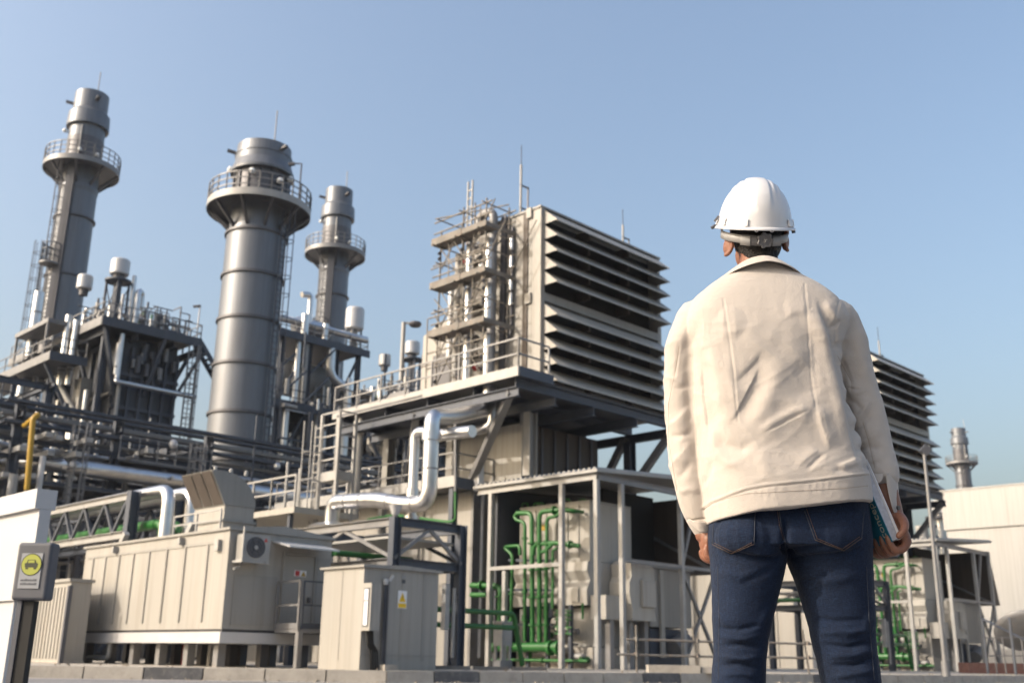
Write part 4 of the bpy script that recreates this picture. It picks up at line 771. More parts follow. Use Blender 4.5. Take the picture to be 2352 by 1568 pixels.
MB().box(a0-.1, a0-.002, b0+.32, b0+.5, 2.75, 3.0).build('wall_box', GALVW, ct)
for b in (b0+2.1, b0+5.6): MB().box(a0-.14, a0-.002, b-.05, b+.05, z1-.22, z1-.05).build('lug', GALVW, ct); MB().bar(W(a0+.1, b, z1+.06), W(a0+.1, b-.2, z1+.3), .14).build('roof_lamp', GALVW, ct)
for i, (b, r) in enumerate(((23.5, .1), (25.2, .12), (26.2, .1))): MB().tube([W(13.5+.3*i, b, SL), W(13.5+.3*i, b, .72)], r, 8).build('underfloor_pipe', RED if i else GALV, ct)
MB().pipe([W(12.6, 28.2, .35), W(12.6, 27.0, .35), W(12.6, 27.0, .72)], .07, 8).build('underfloor_pipe', GALVW, ct)
# rooftop hood
hd = thing('roof_cowl', 'curved ventilation cowl with dark open mouth on the container roof', 'vent cowl', W(14, 24.3, z1+.1))
cb = ab(Pb(512, 1200, 24.0)); hb0 = 24.0; ha0 = cb[0]; hzb = z1+.07; hz = hzb+.86; hw = 1.55; hl = ab(Pb(585, 1190, hb0))[0]-ha0
MB().box(ha0, ha0+hl, hb0, hb0+hw, hzb, hzb+.44).build('cowl_base', BEIGE, hd); MB().box(ha0-.05, ha0+hl+.05, hb0-.05, hb0+hw+.05, hzb+.441, hzb+.50).build('cowl_flange', BEIGE2, hd); MB().box(ha0+.02, ha0+hl-.02, hb0+.02, hb0+hw-.02, hzb+.501, hz).build('cowl_neck', BEIGE, hd)
arc = [(ha0+hl-.0-(hl+.12)*(1-math.cos(t)), hz+.86*math.sin(t)) for t in [math.pi/2*i/8 for i in range(9)]]
prof = [(ha0+.0, hz)]+arc+[(ha0-.45, hz+.84)]
o = MB(); o.prism([W(p_[0], hb0, p_[1]) for p_ in prof], EV*hw); o.build('cowl_hood', GREYB, hd)
mth = MB(); m0, m1 = Vector((ha0, 0, hz)), Vector((ha0-.45, 0, hz+.84))
for f0, f1 in ((.03, .32), (.36, .64), (.68, .97)):
    mth.prism([W(m0.x-.012, hb0+hw*f0, m0.z+.02), W(m0.x-.012, hb0+hw*f1, m0.z+.02), W(m1.x-.012, hb0+hw*f1, m1.z-.03), W(m1.x-.012, hb0+hw*f0, m1.z-.03)], -EU*.012)
mth.build('cowl_mouth', BROWN, hd)
for f_ in (0, .5, 1): MB().lathe(W(ha0-.3+f_*.9, hb0+.1, hz+.88), [(.05, -.06), (.05, .05), (.02, .08)], 8).build('cowl_knob', GALVW, hd)
ro = MB(); ro.box(ha0+hl*.3, ha0+hl+.4, hb0-.03, hb0-.001, hz+.05, hz+.06)
MB().rail([W(a0+.05, 22.0, z1+.06), W(a0+.05, 24.2, z1+.06)], .45, 1.1, .02, False, 2).build('roof_rail', GALVW, hd)
# air conditioner
ac = thing('air_conditioner', 'boxy white air conditioner outdoor unit with round fan on the container end wall', 'air conditioner', W(13.1, 21.2, 2.6))
ca0 = ab(Pb(563, 1225, 21.05))[0]; ca1 = ab(Pb(622, 1232, 21.05))[0]; cz1 = Pb(565, 1224, 21.05).z; cz0 = Pb(565, 1285, 21.05).z; cbk = 21.36
body = MB().box(ca0, ca1, 21.05, cbk, cz0, cz1).build('case', GALVW, ac)
lv = MB()
for i in range(9): lv.box(ca0-.012, ca0-.001, 21.08, cbk-.03, cz0+.05+i*(cz1-cz0-.1)/9, cz0+.05+(i+.55)*(cz1-cz0-.1)/9)
lv.build('side_grille', BEIGE2, body)
fc = W(ca0+.30, 21.045, (cz0+cz1)/2); n = 24; R_ = (cz1-cz0)*.40
MB().prism([fc+EU*(R_*math.cos(2*math.pi*k/n))+EZ*(R_*math.sin(2*math.pi*k/n)) for k in range(n)], -EV*.006).build('fan_opening', STACKD, ac)
gl = MB()
for rr_ in (.35, .65, .98): gl.tube([fc-EV*.02+EU*(R_*rr_*math.cos(2*math.pi*k/n))+EZ*(R_*rr_*math.sin(2*math.pi*k/n)) for k in range(n+1)], .008, 5, False)
for k in range(6): d_ = EU*math.cos(k*math.pi/3)+EZ*math.sin(k*math.pi/3); gl.bar(fc-EV*.02, fc-EV*.02+d_*R_, .012)
gl.build('fan_grille', SIGNB, ac); MB().tube([fc-EV*.01, fc-EV*.03], .05, 10).build('fan_hub', GALVW, ac)
lg = MB(); lc = W(ca1-.12, 21.045, cz1-.12)
for k in range(3):
    d_ = EU*math.cos(k*2.094+1.5708)+EZ*math.sin(k*2.094+1.5708); e_ = EU*math.cos(k*2.094+1.5708+1.05)+EZ*math.sin(k*2.094+1.5708+1.05); g_ = EU*math.cos(k*2.094+1.5708-1.05)+EZ*math.sin(k*2.094+1.5708-1.05)
    lg.prism([lc, lc+e_*.028, lc+d_*.056, lc+g_*.028], -EV*.004)
lg.build('red_emblem', RED, ac)
br = MB(); br.bar(W(ca0-.03, 21.0, cz0-.03), W(ca0-.03, 21.43, cz0-.03), .05); br.bar(W(ca1-.1, 21.0, cz0-.03), W(ca1-.1, 21.43, cz0-.03), .05); br.bar(W(ca0-.05, 21.05, cz0-.03), W(ca1, 21.05, cz0-.03), .05); br.bar(W(ca0-.03, 21.03, cz0-.03), W(ca0-.03, 21.03, cz1+.15), .04); br.build('bracket', GALVW, ac)
MB().pipe([W(ca0+.1, 21.3, cz0), W(ca0+.1, 21.3, cz0-.14), W(ca0-.12, 21.2, cz0-.2)], .03, 7).build('refrigerant_pipe', GALVW, ac)

# ================================================================ cabinet
cb_ = thing('electrical_cabinet', 'grey-beige electrical cabinet with yellow warning sticker standing at the kerb', 'cabinet', W(15.8, 20, SL))
a0, a1, b0, b1, zt = 14.07, 16.2, 18.45, 19.92, 2.34
MB().box(a0, a1, b0, b1, SL, zt).build('cabinet_body', BEIGE, cb_)
MB().prism([W(a0-.07, b0-.07, zt+.002), W(a1+.07, b0-.07, zt+.002), W(a1+.07, b0-.07, zt+.05), W((a0+a1)/2, b0-.07, zt+.1), W(a0-.07, b0-.07, zt+.05)], EV*(b1-b0+.14)).build('cabinet_roof', BEIGE2, cb_)
sm = MB(); sm.box(a0+1.05, a0+1.065, b0-.008, b0-.001, SL+.2, zt-.05); sm.box(a0+1.68, a0+1.765, b0-.008, b0-.001, SL+.2, zt-.05); sm.box(a0-.008, a0-.001, b0+.75, b0+.765, SL+.2, zt-.05); sm.box(a0, a1, b0-.012, b0-.001, SL+.3, SL+.32); sm.build('panel_seam', BEIGE2, cb_)
gx0, gx1 = ab(Pb(838, 1400, b0))[0], ab(Pb(862, 1400, b0))[0]
gb = MB().box(a0+.0, a0+.26, b0-.28, b0-.002, 1.02, 2.0).build('gauge_box', BEIGE, cb_)
gw = MB(); gw.box(a0-.012, a0-.001, b0-.23, b0-.05, 1.1, 1.9); gw.build('gauge_window_frame', SIGNB, gb)
gw = MB(); gw.box(a0-.02, a0-.013, b0-.2, b0-.08, 1.13, 1.87); gw.build('gauge_window', PAPER, gb)
gw = MB(); gw.box(a0-.025, a0-.021, b0-.18, b0-.1, 1.62, 1.65); gw.build('gauge_scale', RED, gb)
for k in range(4): MB().pipe([W(a0+.06+k*.05, b0-.12, 1.02), W(a0+.06+k*.05, b0-.16, .75), W(a0+.2+k*.06, b0-.1, .62), W(a0+.24+k*.06, b0-.1, SL)], .02, 6).build('cable', BLACK, cb_)
MB().tube([W(a0+.55, b0-.06, .4), W(a0+.55, b0-.06, 2.0)], .025, 8).build('conduit', SIGNB, cb_); MB().tube([W(a0+.62, b0-.06, SL), W(a0+.62, b0-.06, 2.05)], .03, 8).build('conduit', STACKD, cb_)
MB().lathe(W(a0+.55, b0-.06, 2.0), [(.05, 0), (.06, .06), (.05, .12), (.01, .13)], 10).build('conduit_cap', WHITEP, cb_)
MB().bar(W(a0+.64, b0-.08, 2.08), W(a0+.72, b0-.1, 2.2), .05).build('conduit_cap', WHITEP, cb_)
ws = MB().box(a0+.95, a0+1.2, b0-.016, b0-.009, 1.52, 1.9).build('warning_sign', PAPER, cb_)
t_ = MB(); t_.prism([W(a0+.98, b0-.017, 1.66), W(a0+1.17, b0-.017, 1.66), W(a0+1.075, b0-.017, 1.86)], -EV*.003); t_.box(a0+.965, a0+1.185, b0-.02, b0-.017, 1.535, 1.63); t_.build('yellow_symbol', mat('sign_yellow', (.75, .47, .01), .5), ws)
t_ = MB(); t_.prism([W(a0+1.055, b0-.021, 1.69), W(a0+1.085, b0-.021, 1.75), W(a0+1.07, b0-.021, 1.755), W(a0+1.1, b0-.021, 1.82), W(a0+1.06, b0-.021, 1.76), W(a0+1.075, b0-.021, 1.755)], -EV*.002); t_.build('bolt_symbol', BLACK, ws)
MB().box(a0+1.03, a0+1.16, b0-.014, b0-.002, 2.17, 2.24).build('name_plate', GALVW, cb_); MB().box(a0+1.05, a0+1.14, b0-.014, b0-.002, 2.06, 2.14).build('dark_plate', SIGNB, cb_)
MB().box(a0+.45, a0+.8, b0-.3, b0-.02, SL, SL+.12).build('plinth_block', CONC, cb_)
# small beige shed left of the container
ss = thing('site_hut', 'small beige corrugated hut behind the grey sign post left of the container', 'hut', W(11, 29, SL))
P0 = Pa(164, 1335, 11.4); bq = ab(P0)[1]; zq = P0.z
MB().box(11.4, 11.95, bq, bq+4.2, SL+.06, zq).build('wall', BEIGE, ss); MB().box(11.34, 12.0, bq-.05, bq+4.25, zq+.002, zq+.08).build('roof', BEIGE2, ss); MB().box(11.36, 11.97, bq-.02, bq+4.22, SL, SL+.06).build('base_strip', CONC, ss)
rb = MB()
for i in range(20): rb.box(11.375, 11.399, bq+.1+i*.2, bq+.17+i*.2, SL+.1, zq-.12)
rb.build('wall_corrugation', BEIGE, ss); MB().bar(W(11.35, bq-.1, SL), W(11.35, bq-.1, zq-.1), .1).build('drain_post', SIGNB, ss)
# ================================================================ small stuff along the kerb
ub = thing('utility_box', 'small pale pedestal box in front of the green pipes', 'utility box', W(24, 23.9, SL))
P = Pb(1152, 1515, 22.6); ua, ubb, _ = ab(P)
MB().box(ua, ua+.42, ubb, ubb+.35, .85, 1.5).build('box_body', GALVW, ub); MB().box(ua-.03, ua+.45, ubb-.03, ubb+.38, 1.501, 1.55).build('box_lid', GALVW, ub)
for i in (0, 1):
    for j in (0, 1): MB().bar(W(ua+.05+i*.32, ubb+.05+j*.25, SL), W(ua+.05+i*.32, ubb+.05+j*.25, .85), .07).build('leg', GALVW, ub)
MB().box(ua-.35, ua+.15, ubb-.3, ubb-.02, SL, .45).build('socket_box', GALV, ub)
def barrier(P0, P1, h1, h2, ext, label, extra=()):
    o = thing('pole_barrier', label, 'barrier', P0, 'scaffold pole barriers'); d = (P1-P0).normalized(); L = (P1-P0).length
    for k, (t, tilt) in enumerate(((.12, 0), (.88, -.12))):
        q = P0.lerp(P1, t); MB().tube([q-EZ*.0, q+EZ*(h1+.35)+d*tilt], .028, 7).build('post', POLE, o)
    for h in (h2, h1): MB().tube([P0-d*(ext if h == h2 else 0)+EZ*h, P1+d*(.25 if h == h1 else ext)+EZ*(h-.02)], .03, 7).build('rail', RUST, o)
    for k, t in enumerate((.12, .88)):
        for h in (h2, h1): q = P0.lerp(P1, t)+EZ*h; MB().bar(q-EZ*.05, q+EZ*.05, .09).build('coupler', RUST, o)
    return o
Y1 = 27.6
A = at(1440, 1530, Y1); A.z = SL; B = at(1625, 1530, Y1+.6); B.z = SL
barrier(A, B, at(1500, 1468, Y1).z-SL, at(1500, 1503, Y1).z-SL, .25, 'low tube barrier left of the man legs beside the concrete block')
A = at(1690, 1530, Y1+1); A.z = SL; B = at(1880, 1530, Y1+1.6); B.z = SL
barrier(A, B, at(1800, 1475, Y1+1.2).z-SL, at(1800, 1508, Y1+1.2).z-SL, .2, 'low tube barrier seen between the man legs')
cbk = MB(); P = at(1490, 1545, 26.6); cbk.wbox(P.x, P.x+1.25, 26.55, 27.1, SL+.013, SL+.19); cbk.wbox(P.x+1.28, P.x+2.3, 26.6, 27.1, SL+.013, SL+.16)
tag(cbk.build('concrete_block', CONC), 'low concrete blocks lying behind the kerb under the tube barrier', 'block')
pl = MB(); P = at(1000, 1530, 25.6)
for k in range(3): pl.bar(Vector((P.x+k*.9, 25.3+.3*k, SL+.06)), Vector((P.x+k*.9+.8, 25.5+.3*k, SL+.06)), .18, .08)
tag(pl.build('timber_plank', RUST), 'short weathered planks lying on the slab in front of the cabinet', 'plank')

# ================================================================ right side: cream building, lamp post, dish, stairs
wb = thing('cream_warehouse', 'large plain cream building with flat parapet at the right edge', 'building', W(70, 10, 0))
P = at(2165, 1130, 72.0); wz = P.z
V0 = Vector((P.x, P.y, 0)); dl = Vector((.72, -.694, 0)); dr_ = Vector((.694, .72, 0))
def wbox2(l0, l1, t0, t1, z0, z1): return MB().hexa([V0+dl*l0+dr_*t0+EZ*z0, V0+dl*l1+dr_*t0+EZ*z0, V0+dl*l1+dr_*t1+EZ*z0, V0+dl*l0+dr_*t1+EZ*z0, V0+dl*l0+dr_*t0+EZ*z1, V0+dl*l1+dr_*t0+EZ*z1, V0+dl*l1+dr_*t1+EZ*z1, V0+dl*l0+dr_*t1+EZ*z1])
wbox2(0, 60, 0, 25, 0, wz-2.6).build('wall', WALLW, wb); wbox2(-.12, 60, -.12, 25, wz-2.6+.002, wz).build('parapet', WALLW, wb); wbox2(-.16, 60, -.16, 25.1, wz+.002, wz+.12).build('parapet_cap', GALVW, wb)
lp = thing('street_lamp', 'thin tall lamp post standing before the farther shelter right of the man', 'lamp post', at(2172, 1535, 30))
b_ = at(2172, 1535, 30); b_.z = SL; tt = at(2118, 1040, 30); BASE[lp.name] = b_; lp.location = b_; top = Vector((b_.x+.0, b_.y, tt.z))
MB().tube([b_, top], .065, 10, True, [.075, .045]).build('lamp_pole', GALV, lp); MB().tube([b_, b_+EZ*.4], .11, 10).build('lamp_base', GALV, lp)
MB().bar(top-EZ*.02-_R*.05, top+EZ*.18+_R*.14, .16, .24).build('lamp_head', STACKD, lp); MB().bar(top+EZ*.1+_R*.08, top+EZ*.16+_R*.18, .1, .14).build('lamp_lens', LAMPG, lp)
ds = thing('satellite_dish', 'grey dish-like curved reflector at the lower right edge behind railings', 'dish', at(2352, 1470, 40))
P = at(2362, 1462, 40); dm = MB(); axis = (-TOSUN*Vector((1, 1, 0)).length*0+Vector((.2, .6, .8))).normalized(); ux = axis.cross(EZ).normalized(); uy = axis.cross(ux)
ringv = []; N_ = 28
for j in range(7):
    r_ = 1.15*j/6
    for k in range(N_): ringv.append(P+ux*(r_*math.cos(2*math.pi*k/N_))+uy*(r_*math.sin(2*math.pi*k/N_))+axis*(.28*(j/6)**2))
dm.add(ringv, [(j*N_+k, j*N_+(k+1) % N_, (j+1)*N_+(k+1) % N_, (j+1)*N_+k) for j in range(6) for k in range(N_)], True)
do = dm.build('reflector', GALV, ds); so_ = do.modifiers.new('thick', 'SOLIDIFY'); so_.thickness = .04
MB().bar(Vector((P.x, P.y, SL)), P, .14).build('mount_post', GALV, ds)
sr = thing('stair_railing', 'dark tubular railing beside the cream building at lower right', 'railing', at(2290, 1530, 41))
q0 = at(2268, 1530, 41); q0.z = SL; q1 = at(2400, 1530, 38); q1.z = SL
MB().rail([q0, q0.lerp(q1, .5), q1], 1.3, .45, .022, False, 2).build('rail_panel', STACKD, sr); MB().bar(q0+EZ*2.0, q1+EZ*.9, .06).build('handrail', STEEL, sr)
for t in (0, .5): MB().bar(q0.lerp(q1, t), q0.lerp(q1, t)+EZ*2, .08).build('rail_post', STEEL, sr)
rh = MB(); q0 = at(2225, 1530, 43); rh.wbox(q0.x, q0.x+3.5, 43, 44, SL, .62); tag(rh.build('red_brick_wall', mat('red_brick', (.17, .085, .07), .85, 0, .3, 4, dirt=(.2, .16, .14), dirt_amt=.4)), 'low reddish wall behind the railing at lower right', 'wall')
ts = thing('vent_tower', 'small white-topped silencer tower beside the cream building roof edge', 'tower', at(2150, 1230, 120))
P = at(2163, 1230, 120); P = Vector((P.x, P.y, 0)); zt = at(2163, 1148, 120).z
MB().lathe(P, [(.8, zt-1.6), (.9, zt-1.5), (.9, zt-.1), (.02, zt)], 14).build('vent_silencer', WHITEM, ts); MB().lathe(P, [(1.6, zt-2.2), (1.6, zt-1.9)], 12).build('ring_deck', STACKD, ts)
for k in range(4): d_ = Vector((math.cos(k*1.57+.6), math.sin(k*1.57+.6), 0)); MB().bar(P+d_*1.3, P+d_*1.2+EZ*(zt-2), .2).build('leg', STEEL, ts)
MB().tube([P, P+EZ*(zt-1.6)], .5, 10).build('riser', CLAD, ts); MB().tube([P+Vector((-2.2, 0, 0)), P+Vector((-2.2, 0, zt-3.0))], .7, 10).build('riser', GALVW, ts)
for i in range(8): MB().bar(P+Vector((-1.4, 0, zt-3-i*1.2)), P+Vector((1.4, 0, zt-3-i*1.2)), .3).build('cross_beam', STEEL, ts)

# ================================================================ left foreground: white gate wall and sign
gw = thing('white_wall', 'white painted wall panel with thick capping at the left edge', 'wall', at(60, 1500, 10))
P = at(68, 1330, 9.2); ga, gb_, _ = ab(P); zT = at(85, 1122, 9.2).z; zB = at(80, 1376, 9.2).z
z2 = at(85, 1168, 9.2).z
MB().box(ga, ga+.10, gb_, gb_+7, zB, z2).build('wall_panel', WHITEP, gw); MB().box(ga-.045, ga+.135, gb_-.0, gb_+7, z2+.002, zT).build('wall_cap', WHITEP, gw)
MB().box(ga+.03, ga+.12, gb_+.35, gb_+.75, 0, zB-.002).build('wall_post', WHITEP, gw); MB().box(ga-.02, ga+.14, gb_+1.1, gb_+7, 0, zB-.002).build('lower_panel', WHITEP, gw)
sp = thing('sign_post', 'grey sign box with yellow round car pictogram on a dark post', 'sign', at(70, 1560, 7.6))
Y = 7.6; cb0 = at(72, 1312, Y); post_x = cb0.x; sp.location = (cb0.x, Y+.06, 0); BASE[sp.name] = Vector((cb0.x, Y+.06, 0))
sw_, sz0, sz1 = .130, at(85, 1378, Y).z, at(85, 1245, Y).z
ya = math.radians(-6); ex = Vector((math.cos(ya), math.sin(ya), 0)); ey = Vector((-math.sin(ya), math.cos(ya), 0)); O = Vector((cb0.x, Y, 0))
def sb(x0, x1, y0, y1, z0, z1): return [O+ex*x0+ey*y0+EZ*z0, O+ex*x1+ey*y0+EZ*z0, O+ex*x1+ey*y1+EZ*z0, O+ex*x0+ey*y1+EZ*z0, O+ex*x0+ey*y0+EZ*z1, O+ex*x1+ey*y0+EZ*z1, O+ex*x1+ey*y1+EZ*z1, O+ex*x0+ey*y1+EZ*z1]
bx = MB().hexa(sb(-sw_, sw_, 0, .12, sz0, sz1)).build('sign_box', SIGNB, sp)
bv = bx.modifiers.new('soft', 'BEVEL'); bv.width = .022; bv.segments = 4
MB().hexa(sb(-.05, .03, .04, .11, 0, sz0-.002)).build('post', BLACK, sp); MB().hexa(sb(-.09, -.055, .03, .1, 0, sz0-.002)).build('post', SIGNB, sp)
zc_ = (sz0+sz1)/2; cd_ = MB().hexa(sb(-.085, .072, -.006, -.001, zc_-.12, zc_+.125)).build('sign_card', mat('grey_card', (.27, .28, .30), .6), sp)
def disc(r, y, n=28): cc = O+ex*-.003+ey*y+EZ*(zc_+.045); return [cc+ex*(r*math.cos(2*math.pi*k/n))+EZ*(r*math.sin(2*math.pi*k/n)) for k in range(n)]
MB().prism(disc(.078, -.0065), ey*-.001).build('sign_ring', BLACK, cd_); MB().prism(disc(.072, -.0078), ey*-.001).build('sign_disc', mat('sign_lime', (.33, .35, .05), .5, 0, .1, 8), cd_)
cr = MB(); q_ = lambda x, z: O+ex*(x-.003)+ey*-.0092+EZ*(zc_+.045+z)
cr.prism([q_(-.045, -.02), q_(.045, -.02), q_(.05, .008), q_(.036, .012), q_(.028, .034), q_(-.028, .034), q_(-.036, .012), q_(-.05, .008)], ey*-.001)
for s_ in (-1, 1): cr.prism([q_(s_*.03-.01, -.032), q_(s_*.03+.01, -.032), q_(s_*.03+.01, -.021), q_(s_*.03-.01, -.021)], ey*-.001)
cr.build('car_pictogram', mat('pictogram_olive', (.03, .035, .015), .6), cd_)
wn = MB(); wn.prism([q_(-.026, .012), q_(.026, .012), q_(.021, .029), q_(-.021, .029)], ey*-.003); wn.build('pictogram_window', bpy.data.materials['sign_lime'], cd_)
tx = MB(); rr = random.Random(4)
for row in (0, 1):
    x = -.068
    while x < .05:
        w_ = rr.uniform(.006, .016); zt = zc_-.062-row*.026; tx.hexa(sb(x, x+w_, -.0072, -.0062, zt-.008, zt+.008*rr.uniform(.4, 1))); x += w_+.003
tx.build('sign_lettering', SIGNB, cd_)
# ================================================================ the man
import numpy as np
from mathutils.bvhtree import BVHTree
from mathutils import noise as mnoise
YP = 2.85
def proj(P):
    d = P-CAM; w_ = d.dot(_F); return 1176+FPX*d.dot(_R)/w_, 784-FPX*d.dot(_U)/w_
def cloth(name, col, rough, weave, wscale, amp, col2=None, sheen=.2):
    m = mat(name, col, rough, 0, amp, 9); t = m.node_tree; N, L = t.nodes, t.links; B = N['Principled BSDF']
    B.inputs['Sheen Weight'].default_value = sheen; B.inputs['Specular IOR Level'].default_value = .25
    tc = N.new('ShaderNodeTexCoord'); hs = []
    for sc_ in ((wscale, wscale*.15, wscale*.15), (wscale*.15, wscale*.15, wscale)):
        mp = N.new('ShaderNodeMapping'); mp.inputs['Scale'].default_value = sc_; L.new(tc.outputs['Object'], mp.inputs[0])
        n_ = N.new('ShaderNodeTexNoise'); n_.inputs['Scale'].default_value = 1; n_.inputs['Detail'].default_value = 3; L.new(mp.outputs[0], n_.inputs['Vector']); hs.append(n_)
    ad = N.new('ShaderNodeMath'); ad.operation = 'ADD'; L.new(hs[0].outputs['Fac'], ad.inputs[0]); L.new(hs[1].outputs['Fac'], ad.inputs[1])
    n3 = N.new('ShaderNodeTexNoise'); n3.inputs['Scale'].default_value = 26; n3.inputs['Detail'].default_value = 5; n3.inputs['Distortion'].default_value = 1.5; L.new(tc.outputs['Object'], n3.inputs['Vector'])
    a2 = N.new('ShaderNodeMath'); a2.operation = 'MULTIPLY_ADD'; a2.inputs[1].default_value = 1.6; L.new(n3.outputs['Fac'], a2.inputs[0]); L.new(ad.outputs[0], a2.inputs[2])
    bp = N.new('ShaderNodeBump'); bp.inputs['Strength'].default_value = weave; bp.inputs['Distance'].default_value = .004; L.new(a2.outputs[0], bp.inputs['Height']); L.new(bp.outputs['Normal'], B.inputs['Normal'])
    if col2:
        src = B.inputs['Base Color'].links[0].from_socket; mr = N.new('ShaderNodeMapRange'); mr.inputs['From Min'].default_value = .85; mr.inputs['From Max'].default_value = 1.25; L.new(ad.outputs[0], mr.inputs['Value'])
        mx = N.new('ShaderNodeMixRGB'); mx.inputs['Color2'].default_value = col2+(1,); L.new(mr.outputs[0], mx.inputs['Fac']); L.new(src, mx.inputs['Color1']); L.new(mx.outputs['Color'], B.inputs['Base Color'])
    return m
JACKET = cloth('beige_cotton', (.42, .378, .342), .85, .3, 900, .03)
DENIM = cloth('dark_denim', (.0022, .0065, .021), .85, .35, 700, .25, (.007, .018, .046), .04)
STITCH = mat('orange_thread', (.085, .05, .034), .8)
STITCHD = mat('dark_thread', (.02, .025, .04), .8)
SKIN = mat('skin', (.205, .088, .052), .48, 0, .16, 14, bump=.12, bscale=160)
SKIN.node_tree.nodes['Principled BSDF'].inputs['Subsurface Weight'].default_value = .15
SKIN.node_tree.nodes['Principled BSDF'].inputs['Subsurface Radius'].default_value = (.012, .004, .002)
HAIR = mat('black_hair', (.012, .010, .009), .55, 0, .4, 40, bump=.8, bscale=260)
HATW = mat('white_hat_plastic', (.56, .56, .575), .3, 0, .03, 5, coat=.2, dirt=(.42, .40, .37), dirt_amt=.12)
STRAPG = mat('grey_strap_plastic', (.27, .265, .26), .45, 0, .05, 8)
KNOBG = mat('grey_knob_plastic', (.12, .12, .127), .4, 0, .08, 12)
def loft(mb, secs, n=40, pw=2.3):
    """secs: (centre, rx, ry) horizontal rings"""
    vs = []
    for c_, rx, ry in secs:
        for k in range(n):
            t = 2*math.pi*k/n; cx, sy = math.cos(t), math.sin(t)
            vs.append(c_+Vector((rx*math.copysign(abs(cx)**(2/pw), cx), ry*math.copysign(abs(sy)**(2/pw), sy), 0)))
    m = len(secs); fs = [(i*n+k, i*n+(k+1) % n, (i+1)*n+(k+1) % n, (i+1)*n+k) for i in range(m-1) for k in range(n)]
    fs += [tuple(range(n-1, -1, -1)), tuple(range((m-1)*n, m*n))]
    mb.add(vs, fs, True)
def sec(y, xl, xr, ry, oy=0.):
    a_, b_ = at(xl, y, YP+oy), at(xr, y, YP+oy); return ((a_+b_)/2, (b_-a_).length/2, ry)
def resample(secs, k=4):      # smooth interpolation of rings
    out = []
    for i in range(len(secs)-1):
        p0, p1, p2, p3 = secs[max(i-1, 0)], secs[i], secs[i+1], secs[min(i+2, len(secs)-1)]
        for j in range(k):
            t = j/k; f_ = lambda a, b, c_, d: .5*((2*b)+(c_-a)*t+(2*a-5*b+4*c_-d)*t*t+(3*b-a-3*c_+d)*t**3)
            out.append(tuple(f_(p0[q], p1[q], p2[q], p3[q]) for q in range(len(p1))))
    out.append(secs[-1]); return out
def stube(mb, pts, n=18):     # smooth tapered tube with round ends: pts (P, r)
    pts = resample([(Vector(p), r) for p, r in pts], 4)
    P = [p for p, r in pts]; Rr = [r for p, r in pts]
    d0 = (P[0]-P[1]).normalized(); d1 = (P[-1]-P[-2]).normalized()
    P = [P[0]+d0*Rr[0]*.75, P[0]+d0*Rr[0]*.45]+P+[P[-1]+d1*Rr[-1]*.45, P[-1]+d1*Rr[-1]*.75]; Rr = [Rr[0]*.5, Rr[0]*.86]+Rr+[Rr[-1]*.86, Rr[-1]*.5]
    mb.tube(P, 1, n, True, Rr)
def blob(mb, c_, rx, ry, rz, n=18, m=12):
    c_ = Vector(c_); vs = []
    for i in range(m+1):
        f_ = -math.pi/2+math.pi*i/m
        for k in range(n): t = 2*math.pi*k/n; vs.append(c_+Vector((rx*math.cos(f_)*math.cos(t), ry*math.cos(f_)*math.sin(t), rz*math.sin(f_))))
    mb.add(vs, [(i*n+k, i*n+(k+1) % n, (i+1)*n+(k+1) % n, (i+1)*n+k) for i in range(m) for k in range(n)], True)
def remesh(mb, vox, smooth=0):
    me = bpy.data.meshes.new('tmp'); me.from_pydata(mb.v, [], mb.f); me.update()
    o = bpy.data.objects.new('tmp', me); C.objects.link(o)
    md = o.modifiers.new('r', 'REMESH'); md.mode = 'VOXEL'; md.voxel_size = vox
    if smooth: ms = o.modifiers.new('s', 'SMOOTH'); ms.factor = .5; ms.iterations = smooth
    bpy.context.view_layer.update()
    ev = o.evaluated_get(bpy.context.evaluated_depsgraph_get()); out = bpy.data.meshes.new_from_object(ev)
    bpy.data.objects.remove(o); bpy.data.meshes.remove(me); return out
def arrays(me):
    n = len(me.vertices); co = np.empty(n*3); me.vertices.foreach_get('co', co); no = np.empty(n*3); me.vertex_normals.foreach_get('vector', no)
    return co.reshape(-1, 3), no.reshape(-1, 3)
def projn(co):
    d = co-np.array(CAM); w_ = d@np.array(_F); return 1176+FPX*(d@np.array(_R))/w_, 784-FPX*(d@np.array(_U))/w_
def stroke(px, py, pts, wd, asym=0):
    """profile value 0..1 of a fold running along a polyline"""
    best = np.full(px.shape, 1e9); tt = np.zeros(px.shape); n = len(pts)-1
    for i in range(n):
        (x0, y0), (x1, y1) = pts[i], pts[i+1]; dx, dy = x1-x0, y1-y0; L2 = dx*dx+dy*dy
        t = np.clip(((px-x0)*dx+(py-y0)*dy)/L2, 0, 1); dd = np.hypot(px-x0-t*dx, py-y0-t*dy)
        m_ = dd < best; best = np.where(m_, dd, best); tt = np.where(m_, (i+t)/n, tt)
    w2 = wd
    if asym:
        (x0, y0), (x1, y1) = pts[0], pts[-1]; sg = np.sign((px-x0)*(y1-y0)-(py-y0)*(x1-x0))*asym; w2 = np.where(sg > 0, wd*2.6, wd)
    tp = np.clip(np.minimum(tt, 1-tt)*3.2, 0, 1); tp = tp*tp*(3-2*tp)
    return np.exp(-(best/w2)**2)*tp
def line_prof(px, py, pts, wd):
    best = np.full(px.shape, 1e9)
    for (x0, y0), (x1, y1) in zip(pts, pts[1:]):
        dx, dy = x1-x0, y1-y0; t = np.clip(((px-x0)*dx+(py-y0)*dy)/(dx*dx+dy*dy), 0, 1); best = np.minimum(best, np.hypot(px-x0-t*dx, py-y0-t*dy))
    return np.exp(-(best/wd)**2)
